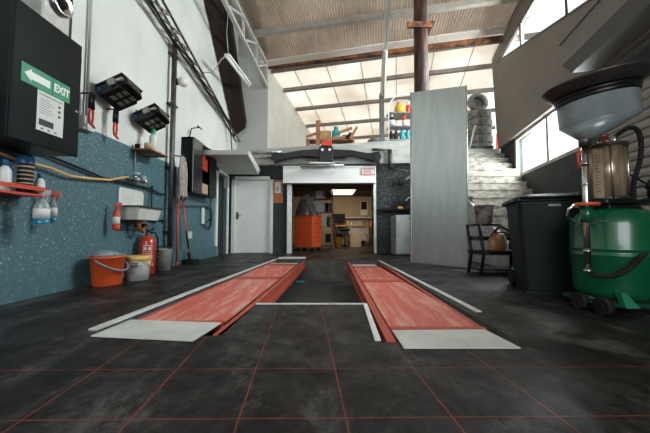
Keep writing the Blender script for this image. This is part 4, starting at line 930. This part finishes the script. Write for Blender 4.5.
m = MB(); m.box(2.2,2.5,13.3,13.48,1.45,2.15); tag(m.build('hanging_jacket', rubber, bevel=.04), 'dark jacket hanging at the right side of the workshop back wall', 'jacket')
t = thing('ceiling_light', 'warm lit ceiling light panel inside the workshop', 'light', (.7,11.5,2.12)); m = MB(); m.box(-.47,.47,-.75,.75,.02,.065); m.build('frame', white, t); m = MB(); m.box(-.42,.42,-.7,.7,.0,.018)
m.build('diffuser', mat('warm_diffuser', (.8,.75,.6), .5, emit=((1,.85,.6), 2.2)), t)

# ================================================================ MEZZANINE THINGS
def my(px, py, Y): return onY(Y, px, py)
ZM = 2.951
# wooden rack
t = thing('wooden_rack', 'brown wooden rack loaded with parts on the mezzanine edge', 'rack', (.2,8.7,ZM))
xa, xb = onY(8.7,308,140).x, onY(8.7,357,140).x
m = MB(); hz = onY(8.7,320,122).z; x_ = onY(8.7,318,140).x; m.box(x_-.06,x_+.06,8.56,8.64,ZM,hz); m.build('post', wood, t, world=True)
m = MB(); x_ = onY(8.7,308,140).x; m.box(x_-.05,x_+.05,8.6,8.7,ZM,3.35); m.build('post', wood, t, world=True)
m = MB(); x_ = onY(8.7,355,140).x; m.bar((x_,8.65,ZM),(x_-.1,8.65,3.5),.07,.07); m.build('post', wood, t, world=True)
for z in (3.02,3.29):
    m = MB(); m.box(xa,xb-.1,8.55,8.95,z,z+.03); m.build('shelf', wood, t, world=True)
m = MB(); a, b = onY(8.75,320,137), onY(8.75,331,127); m.box(a.x,b.x,8.7,8.9,3.322,3.322+(b.z-a.z)); tag(m.build('wooden_box', woodp, bevel=.01), 'square plywood box on the top of the brown mezzanine rack', 'box')
p = onY(8.75,336,130); t = bottle(p.x,8.72,3.322,.13,.42,teal,teal,'big turquoise jug on the brown mezzanine rack',capf=.15)
lb = ['black motor lying at the right on top of the brown mezzanine rack','rusty brown casing leaning on the right of the brown mezzanine rack','silver bowl on the top right of the brown mezzanine rack','white can on the lower level of the brown mezzanine rack','dark pump on the lower level of the brown mezzanine rack','pale metal cover on the lower level of the brown mezzanine rack']
for k, (px, z, w, h, mt) in enumerate([(344,3.321,.13,.16,black),(350,3.321,.09,.24,rustm),(347,3.49,.0,.0,None),(312,3.052,.06,.16,plast),(330,3.052,.12,.14,rubber),(341,3.052,.12,.14,lgrey)]):
    if mt is None: continue
    x_ = onY(8.72,px,140).x; m = MB(); m.lathe([(w*.8,0),(w,.02),(w,h*.7),(w*.5,h*.85),(w*.4,h)], (x_,8.7,z), 14); m.tube([(x_-w*.6,8.7,z+h*.6),(x_+w*.7,8.7,z+h*.9)], .03, 8)
    tag(m.build('spare_part', mt), lb[k], 'spare part', 'parts on the wooden rack')
for k, (px0, py0, px1, py1, lb_) in enumerate([(306,137,320,132,'short brown board resting on the left of the mezzanine rack'),(350,139,357,127,'steep brown board leaning at the right end of the mezzanine rack'),(338,133,352,128,'brown board lying across the top of the mezzanine rack'),(324,140,345,137,'brown board low across the middle of the mezzanine rack')]):
    m = MB(); m.bar(onY(8.52,px0,py0), onY(8.52,px1,py1), .05, .07); tag(m.build('wooden_board', wood), lb_, 'board', 'boards on the mezzanine rack')
# lying tyre behind post
def make_tyre(label, loc, R_=.33, w=.19, M=None, group=None, name='tyre'):
    t = thing(name, label, 'tyre', loc, 0, group)
    pr_ = [(R_*.62,w*.12),(R_*.7,0),(R_*.9,0.0),(R_*.98,w*.12),(R_,w*.3),(R_*.985,w*.34),(R_,w*.38),(R_*.985,w*.48),(R_*.985,w*.52),(R_,w*.6),(R_*.985,w*.66),(R_,w*.7),(R_*.98,w*.88),(R_*.9,w),(R_*.7,w),(R_*.62,w*.88),(R_*.62,w*.12)]
    m = MB(); m.lathe(pr_, n=36, M=M); m.build('casing', tyre, t); return t
p = onY(8.75,379,147); make_tyre('lower of two black tyres lying on the mezzanine behind the post', (p.x-.07,8.75,ZM), .28, .2); make_tyre('upper of two black tyres lying on the mezzanine behind the post', (p.x-.07,8.75,ZM+.201), .28, .2)
# white rack with bottles
t = thing('bottle_rack', 'rounded white wire rack of oil bottles on the mezzanine behind the steel sheet', 'rack', (2.3,8.6,ZM))
rx0 = onY(8.5,388,120).x; rx1 = rx0+.95; rz = onY(8.5,400,96).z
m = MB()
for y in (8.42,8.78):
    m.tube([(rx0,y,ZM),(rx0,y,rz-.35),(rx0+.03,y,rz-.25),(rx0+.2,y,rz-.05),(rx0+.4,y,rz),(rx1-.3,y,rz),(rx1-.05,y,rz-.2),(rx1,y,rz-.35),(rx1,y,ZM)], .015, 8)
m.build('frame', white, t, world=True)
shz = [onY(8.5,400,140).z, onY(8.5,400,126.5).z, onY(8.5,400,113).z]
for z in shz: m = MB(); m.box(rx0,rx1,8.42,8.78,z-.015,z); m.build('shelf', lgrey, t, world=True)
bs = [(391,0,.07,.28,rubber,black,'black can at the left of the bottom level of the white rack'),(396,0,.07,.3,dark,black,'dark canister second on the bottom level of the white rack'),(402,0,.075,.36,teal,blue,'teal oil can on the bottom level of the white rack'),(407.5,0,.06,.36,teal,blue,'teal oil can farthest right on the bottom level of the white rack'),
      (392,1,.08,.38,rubber,plast,'black oil bottle with pale label on the middle level of the white rack'),(404.5,1,.07,.5,orange,orange,'tall orange funnel bottle on the middle level of the white rack'),
      (400,2,.15,.38,yellow,yellow,'fat yellow canister on the top level of the white rack'),(408.5,2,.07,.4,redp,plast,'red and white bottle on the top level of the white rack')]
for px, lv, r_, h_, bm_, cm_, lb_ in bs:
    z = shz[lv]; h_ = min(h_, (shz[lv+1]-z-.03) if lv < 2 else h_*.85); bottle(onY(8.55,px,130).x, 8.55, z+.001, r_, h_, bm_, cm_, lb_, group='bottles on the white rack', capf=.25, band=(paper if lv == 1 else None))
# tyre stack
tx, ty = 4.66, 8.8
lbs = ['lowest','second','third','fourth','topmost lying']
for k in range(5):
    make_tyre('dusty worn tyre on the landing by the taupe wall, %s of the stack' % (lbs[k] if k else 'lowest'), (tx+(.015 if k%2 else -.01), ty, ZM+.001+.25*k), .36, .248, group='tyre stack on the landing')
make_tyre('black tyre standing tilted on top of the tyre stack on the landing', (tx+.0,ty-.0,ZM+1.252), .3, .16, Matrix.Translation((0,.1,.31)) @ Matrix.Rotation(math.radians(78),4,'X'))
make_tyre('dark tyre leaning upright behind the left of the tyre stack', (tx-.6,ty+.3,ZM), .38, .2, Matrix.Translation((0,0,.385)) @ Matrix.Rotation(math.radians(90),4,'Y') @ Matrix.Rotation(0,4,'X'))
m = MB(); m.bar((tx-.5,8.42,ZM+.0),(tx-.28,8.46,ZM+.75),.05,.03); tag(m.build('pale_batten', white), 'pale batten leaning left of the tyre stack', 'batten')
m = MB(); m.lathe([(.09,0),(.09,.03),(.05,.03),(.025,.55),(.0,.56)], (tx+.44,8.62,ZM+.001), 16); tag(m.build('marker_cone', redp), 'slim red cone on the landing right of the tyre stack', 'cone')
m = MB(); m.box(4.2,4.75,8.2,8.29,2.952,3.02); tag(m.build('steel_plate', steeld), 'dark steel plate lying on the landing edge before the tyres', 'plate')

# ================================================================ STEEL SHEET
a, b = fl(411,263.5), fl(468,268.5); top_l = onY(a.y+.1,411,92.5); top_r = onY(b.y+.1,466.5,85.5)
n_ = V(((b-a).y, -(b-a).x, 0)).normalized()*-.025
t = thing('steel_sheet', 'tall bare steel sheet leaning upright against the round post', 'metal sheet', (a+b)/2)
a = V((a.x,a.y,.001)); b = V((b.x,b.y,.001))
m = MB(); m.hexa([a,b,b+n_,a+n_,top_l,top_r,top_r+n_,top_l+n_]); m.build('sheet', sheet, t, .002, world=True)
d_ = (b-a).normalized(); nf = -n_.normalized()*.006
m = MB(); m.bar(a+nf+V((0,0,.03)), top_l+nf, .02, .012, up=tuple(nf.normalized())); m.bar(b+nf+V((0,0,.03)), top_r+nf, .02, .012, up=tuple(nf.normalized())); m.bar(a+nf+V((0,0,.012)), b+nf+V((0,0,.012)), .012, .02, up=(0,0,1)); m.build('folded_edge', steel, t, world=True)

# ================================================================ RACK BY THE STAIR
t = thing('wire_stand', 'low dark metal stand of curved shelves at the foot of the stair', 'stand', (2.4,4.35,0))
rx0, rx1, ry0, ry1 = 2.2, 2.85, 4.2, 4.55
for (x, y) in ((rx0,ry0),(rx1,ry0),(rx0,ry1),(rx1,ry1)):
    m = MB(); m.tube([(x,y,0.001),(x+(.0 if x>2.4 else .05),y,.3),(x-(.0 if x>2.4 else .01),y,.72)], .024, 8); m.build('leg', black, t, world=True)
for z in (.08,.34,.54):
    ry0 = 4.42 if z > .5 else 4.2
    m = MB(); pts = [(rx0,ry1),(rx0,ry0+.05)]+[((rx0+rx1)/2-math.cos(PI*k/8)*(rx1-rx0)/2, ry0+.05-math.sin(PI*k/8)*.1) for k in range(1,8)]+[(rx1,ry0+.05),(rx1,ry1)]
    m.prism(pts, z-(.06 if z > .3 else .025), z); m.build('shelf', black, t, world=True)
ry0 = 4.2; m = MB(); m.box(rx0-.01,2.5,ry0,ry1,.695,.72); m.build('top_shelf', black, t, world=True)
m = MB(); c = V(((rx0+2.49)/2,4.35,.721)); m.lathe([(0,0),(.105,0),(.13,.27),(.137,.275),(.125,.275),(.1,.02),(0,.02)], c, 22); bk = tag(m.build('paint_pail', mat('splashed_pail',(.38,.36,.33),.6,0,(.1,.08,.07),8,.45,.6)), 'stained grey pail on the top of the dark stand by the stair', 'pail')
m = MB(); m.tube([(2.5,4.45,.545),(2.64,4.45,.7),(2.78,4.45,.62),(2.82,4.45,.545)], .02, 8); m.bar((2.52,4.45,.565),(2.8,4.45,.565),.03,.03); m.bar((2.55,4.45,.6),(2.74,4.45,.6),.03,.02); tag(m.build('folding_jack', black), 'small black folding jack on the dark stand beside the bin', 'jack')
t = thing('oil_jug', 'amber plastic oil jug with a white handle on the lower shelf of the dark stand', 'jug', (2.48,4.22,.341))
t.scale=(1,1,1); amber = mat('amber_plastic',(.38,.2,.08),.35,0,(.25,.12,.05),6); t.location = (2.47,4.27,.341); WM[t.name] = Matrix.Translation(t.location)
m = MB(); m.lathe([(.115,0),(.12,.02),(.12,.14),(.08,.2),(.03,.23)], n=18, sy=.6); m.build('body', amber, t); m = MB(); m.lathe([(.036,.225),(.036,.25)], n=12); m.build('cap', redp, t); m = MB(); m.tube([(.03,-.02,.22),(.09,-.02,.225),(.13,-.02,.15),(.125,-.02,.06)], .017, 8); m.build('handle', plast, t)

# ================================================================ WHEELIE BIN
t = thing('wheelie_bin', 'tall dark green-grey wheeled bin with closed lid between stair and green tank', 'bin', (2.31,3.1,0), math.radians(-21))
def rr(w, d_, r): 
    pts = []
    for cx, cy, a0 in ((w-r,d_-r,0),(-w+r,d_-r,90),(-w+r,-d_+r,180),(w-r,-d_+r,270)):
        for k in range(5): a = math.radians(a0+22.5*k); pts.append((cx+r*math.cos(a), cy+r*math.sin(a)))
    return pts
m = MB(); m.prism(rr(.245,.24,.05), .03, .9, None, rr(.3,.3,.05)); m.prism(rr(.305,.305,.05), .88, .91); m.build('body', bing, t, .004)
m = MB(); m.prism(rr(.34,.335,.06), .912, .95, None, rr(.335,.33,.06)); m.prism(rr(.325,.32,.06), .95, .985, None, rr(.27,.27,.08))
for k in range(4): m.box(-.24+.15*k,-.2+.15*k,-.26,.26,.983,.991)
m.build('lid', bing, t, .005)
m = MB(); m.tube([(-.28,-.2,.94),(-.28,-.35,.945),(-.2,-.37,.945),(.2,-.37,.945),(.28,-.35,.945),(.28,-.2,.94)], .012, 8); m.build('front_lip', bing, t)
m = MB(); m.tube([(-.24,.32,.93),(-.24,.41,.96),(.24,.41,.96),(.24,.32,.93)], .018, 8); m.build('handle', bing, t)
for s in (-1,1): m = MB(); m.tube([(s*.235,.26,.1),(s*.28,.26,.1)], .099, 20); m.build('wheel', rubber, t)
m = MB(); m.box(-.05,.05,-.3,-.29,.86,.88); m.build('badge', lgrey, t)
m = MB(); m.box(-.24,.24,-.23,.23,.001,.03); m.build('base_skirt', bing, t)

# ================================================================ OIL DRAINER
cx, cy = 2.36, 2.42
t = thing('oil_drainer', 'green wheeled waste oil drainer tank with a clear cylinder and drain pan above', 'oil drainer', (cx,cy,0))
m = MB(); k_ = .84; m.lathe([(r_*k_, z_) for r_, z_ in [(0,.085),(.22,.085),(.3,.11),(.325,.16),(.335,.42),(.343,.43),(.343,.44),(.335,.445),(.335,.47),(.343,.475),(.343,.485),(.335,.495),(.332,.66),(.315,.72),(.26,.775),(.15,.805),(0,.81)]], n=48); tk = m.build('tank', gtank, t)
m = MB()
for pts_ in (((-.26,-.2),(.26,-.2)),((-.26,.2),(.26,.2)),((-.26,-.2),(-.26,.2)),((.26,-.2),(.26,.2))): m.bar((*pts_[0],.07),(*pts_[1],.07),.03,.025)
m.tube([(-.3,-.2,.07),(-.3,.0,.07)], .012, 8); m.bar((-.3,-.12,.07),(-.26,-.12,.07),.03,.02)
m.build('base_frame', mat('dark_green_frame',(.006,.05,.03),.45), t)
for k, (x, y) in enumerate(((-.16,-.25),(.18,-.24))):
    m = MB(); m.hexa([V(q) for q in ((x-.02,y-.01,.06),(x+.08,y-.01,.06),(x+.08,y+.03,.06),(x-.02,y+.03,.06),(x-.05,y-.0,.17),(x-.01,y-.0,.17),(x-.01,y+.05,.17),(x-.05,y+.05,.17))]); m.build('foot', gfoot, t)['label'] = 'pale green gusset foot'
for (x, y, r_) in ((-.3,-.21,.065),(-.32,-.03,.065),(.24,.2,.055),(.24,-.2,.055)):
    m = MB(); m.tube([(x-.025,y,r_),(x+.025,y,r_)], r_-.001, 22); w_ = m.build('wheel' if r_ > .06 else 'castor', rubber, t); m = MB(); m.tube([(x-.03,y,r_),(x+.03,y,r_)], r_*.4, 12); m.build('hub', black, w_)
m = MB(); m.rbox(-.19,.21,-.15,.17,.835,.865,.03); m.rbox(-.12,.1,-.1,.1,.8,.837,.02); m.build('tool_tray', black, t, .004)
gx = -.045; gy = -.02; gr = .115
m = MB(); m.lathe([(gr,.895),(gr,1.3)], (gx,gy,0), 32); m.build('glass_cylinder', glassc, t)
m = MB(); m.lathe([(0,.866),(gr+.012,.866),(gr+.012,.893),(gr,.894)], (gx,gy,0), 32); m.build('end_cap', steeld, t)
m = MB(); m.lathe([(gr,1.301),(gr+.014,1.302),(gr+.014,1.325),(.0,1.33)], (gx,gy,0), 32); m.build('end_cap', steeld, t)
for k in range(4):
    a = PI/4+k*PI/2+.25; m = MB(); m.tube([(gx+(gr+.012)*math.cos(a),gy+(gr+.012)*math.sin(a),.87),(gx+(gr+.012)*math.cos(a),gy+(gr+.012)*math.sin(a),1.34)], .007, 8); m.build('tie_rod', chrome, t)
m = MB(); m.box(-.225,-.15,-.1,-.085,.88,1.27); m.build('level_scale', mat('aged_scale',(.35,.28,.18),.5,0,(.2,.13,.08),8), t)
m = MB()
for k in range(12): m.box(-.215,-.195 if k%3 else -.18,-.104,-.101,.93+.026*k,.935+.026*k)
m.build('scale_marks', inkb, t, weld=False)['label'] = 'printed tick marks'
m = MB(); m.tube([(.02,gy,1.33),(.02,gy,1.4)], .03, 12); m.tube([(.02,gy,1.38),(-.04,gy,1.38),(-.04,gy,1.42)], .015, 8); m.build('top_fitting', chrome, t)
m = MB(); m.tube([(-.09,gy-.03,1.33),(-.09,gy-.03,1.375)], .015, 10); m.lathe([(.03,0),(.034,.01),(.03,.02)], (-.09,gy-.03,1.37), 14); m.build('red_knob', redp, t)
m = MB(); m.lathe([(.028,0),(.028,.018)], (-.15,gy-.04,1.37), 14, Matrix.Rotation(PI/2,4,'X')); m.tube([(-.13,gy-.03,1.31),(-.15,gy-.04,1.35)],.009); m.build('gauge', chrome, t)
pA, pB = onY(2.13,588,272), onY(2.13,584.5,137)
pA = pA-V((cx,cy,0)); pB = pB-V((cx,cy,0))
def pp(z): return pA.lerp(pB, (z-pA.z)/(pB.z-pA.z))
m = MB(); m.tube([pA, pB], .021, 14)
for z in (.33,.47,.95,1.1): m.tube([pp(z),pp(z+.014)], .027, 14)
m.build('riser_pipe', chrome, t)
m = MB(); m.tube([pp(1.24),pp(1.31)], .036, 14); m.build('pipe_coupling', steeld, t)
v_ = pp(.77); m = MB(); m.tube([pp(.68),pp(.795)], .036, 14); m.bar(v_+V((0,0,-.03)), V((-.17,-.12,.72)), .02, .07); m.build('pipe_socket', gtank, t)
v_ = pp(.8); m = MB(); m.lathe([(.03,0),(.075,0),(.08,.012),(.075,.022),(.03,.022)], v_, 24); m.build('valve_wheel', orange, t)
m = MB(); m.tube([v_+V(q) for q in ((-.02,0,-.012),(-.1,0,0),(-.125,0,-.02),(-.12,.02,-.06),(-.09,.04,-.09),(.05,.13,-.12),(.2,.2,-.13))], .011, 8); m.build('hook', chrome, t)
l0 = pp(1.08); m = MB(); m.tube([l0+V((-.045,0,0)),l0+V((-.05,0,.11))], .008, 8); m.tube([l0+V((-.05,0,.12)),l0+V((0,0,.12))], .007, 6); m.build('red_lever', redp, t)
def smooth(pts, n=6):
    P = [V(p) for p in pts]; out = []
    for i in range(len(P)-1):
        p0, p1, p2, p3 = P[max(i-1,0)], P[i], P[i+1], P[min(i+2,len(P)-1)]
        for k in range(n):
            u = k/n; out.append(.5*((2*p1)+(p2-p0)*u+(2*p0-5*p1+4*p2-p3)*u*u+(3*p1-p0-3*p2+p3)*u**3))
    return out+[P[-1]]
def qq(px, py, Y): return onY(Y,px,py)-V((cx,cy,0))
m = MB(); m.tube(smooth([pA+V((0,0,.03)), pA+V((.02,-.02,-.01)), qq(600,276,2.08), qq(615,275,2.04), qq(630,268,2.06), qq(642,256,2.14), (.33,-.1,.6), (.36,.05,.72), (.3,.1,.84), (.22,.08,.86)]), .019, 10); m.build('lower_hose', rubber, t)
m = MB(); m.tube(smooth([(.02,gy,1.39),qq(628,128,2.4),qq(637,130,2.4),qq(641,142,2.4),qq(640,160,2.4),qq(634,182,2.4),(.16,gy,.87)]), .018, 10); m.build('upper_hose', rubber, t)
v_ = qq(650,186,2.4); m = MB(); m.tube([(gx+gr+.01,gy,1.12),v_], .008, 8); m.sphere(v_, .035, 12); m.tube([v_+V((0,0,-.12)),v_+V((0,0,.05))], .02, 8); m.tube([v_+V((0,0,-.1)),(.18,gy,.86)], .012, 8); m.build('side_valve', black, t)
# drain pan group, tilted so that its right side stands higher
MP = Matrix.Translation(pp(1.285)+V((.03,0,0))) @ Matrix.Rotation(math.radians(-7),4,'Y') @ Matrix.Rotation(math.radians(3),4,'X')
n_ = 56; prb = [(.04,0,0),(.05,.004,0),(.222,.12,1),(.222,.12,1),(.226,.126,1),(.228,.128,1),(.228,.128,1),(.228,.285,1),(.215,.285,1)]; vs = []
for r_, z_, f_ in prb:
    for k in range(n_):
        a = 2*PI*k/n_; vs.append(MP @ V((.105*f_+r_*math.cos(a), .02*f_+r_*math.sin(a), z_)))
m = MB(); m.add(vs, [(i*n_+k,i*n_+(k+1)%n_,(i+1)*n_+(k+1)%n_,(i+1)*n_+k) for i in range(len(prb)-1) for k in range(n_)]+[tuple(reversed(range(n_)))], True); m.build('bowl', bowlm, t, weld=False)
MP = MP @ Matrix.Translation((.105,.02,.015))
m = MB(); m.lathe([(.222,.268),(.235,.272),(.239,.285),(.232,.295),(.242,.302),(.244,.318),(.232,.325)], (0,0,0), 56, MP); m.build('bowl_rim', black, t)
m = MB(); m.lathe([(.0,.322),(.24,.326),(.26,.335),(.29,.356),(.308,.386),(.316,.391),(.316,.403),(.306,.405),(.285,.375),(.255,.352),(.0,.345)], (0,0,0), 64, MP); m.build('drain_pan', dishm, t)

# ================================================================ LIGHT
w = bpy.data.worlds.new('world'); bpy.context.scene.world = w; w.use_nodes = True
bg = w.node_tree.nodes['Background']; bg.inputs[0].default_value = (.86,.95,1,1); bg.inputs[1].default_value = 1.6
def area(name, loc, xax, nrm, sx, sy, e, col=(1,1,1)):
    "rectangular daylight source lying along xax, shining along nrm"
    l = bpy.data.lights.new(name, 'AREA'); l.shape = 'RECTANGLE'; l.size = sx; l.size_y = sy; l.energy = e; l.color = col
    o = bpy.data.objects.new(name, l); C.objects.link(o)
    z = -V(nrm).normalized(); x = V(xax).normalized(); y = z.cross(x).normalized(); x = y.cross(z)
    M = Matrix((x,y,z)).transposed().to_4x4(); M.translation = V(loc); o.matrix_world = M; return o
area('window_daylight', R(-1.6,.55,2.6), W, -U+V((0,0,-.25)), 2.6, .8, 260, (.9,.97,1))
area('clerestory_daylight', R(-2.0,.6,5.1), W, -U+V((0,0,-.35)), 4.0, .9, 760, (.93,.97,1))
area('open_front_daylight', (0.3,-4.6,3.4), (1,0,0), (0,1,-.05), 5.0, 3.0, 300, (.95,.98,1))
s = bpy.data.lights.new('sun', 'SUN'); s.energy = 8.5; s.angle = math.radians(6); s.color = (1,.98,.94)
so = bpy.data.objects.new('sun', s); C.objects.link(so); so.rotation_euler = (math.radians(-22),math.radians(25),0)
area('workshop_lamp', (.7,11.2,2.1), (1,0,0), (0,.75,-1), .8, 1.3, 60, (1,.8,.55))
vs_ = bpy.context.scene.view_settings
vs_.view_transform = 'Standard'; vs_.look = 'None'; vs_.exposure = 0.0; vs_.gamma = 1
try: vs_.use_curve_mapping = False
except Exception: pass
bpy.context.scene.cycles.use_denoising = True
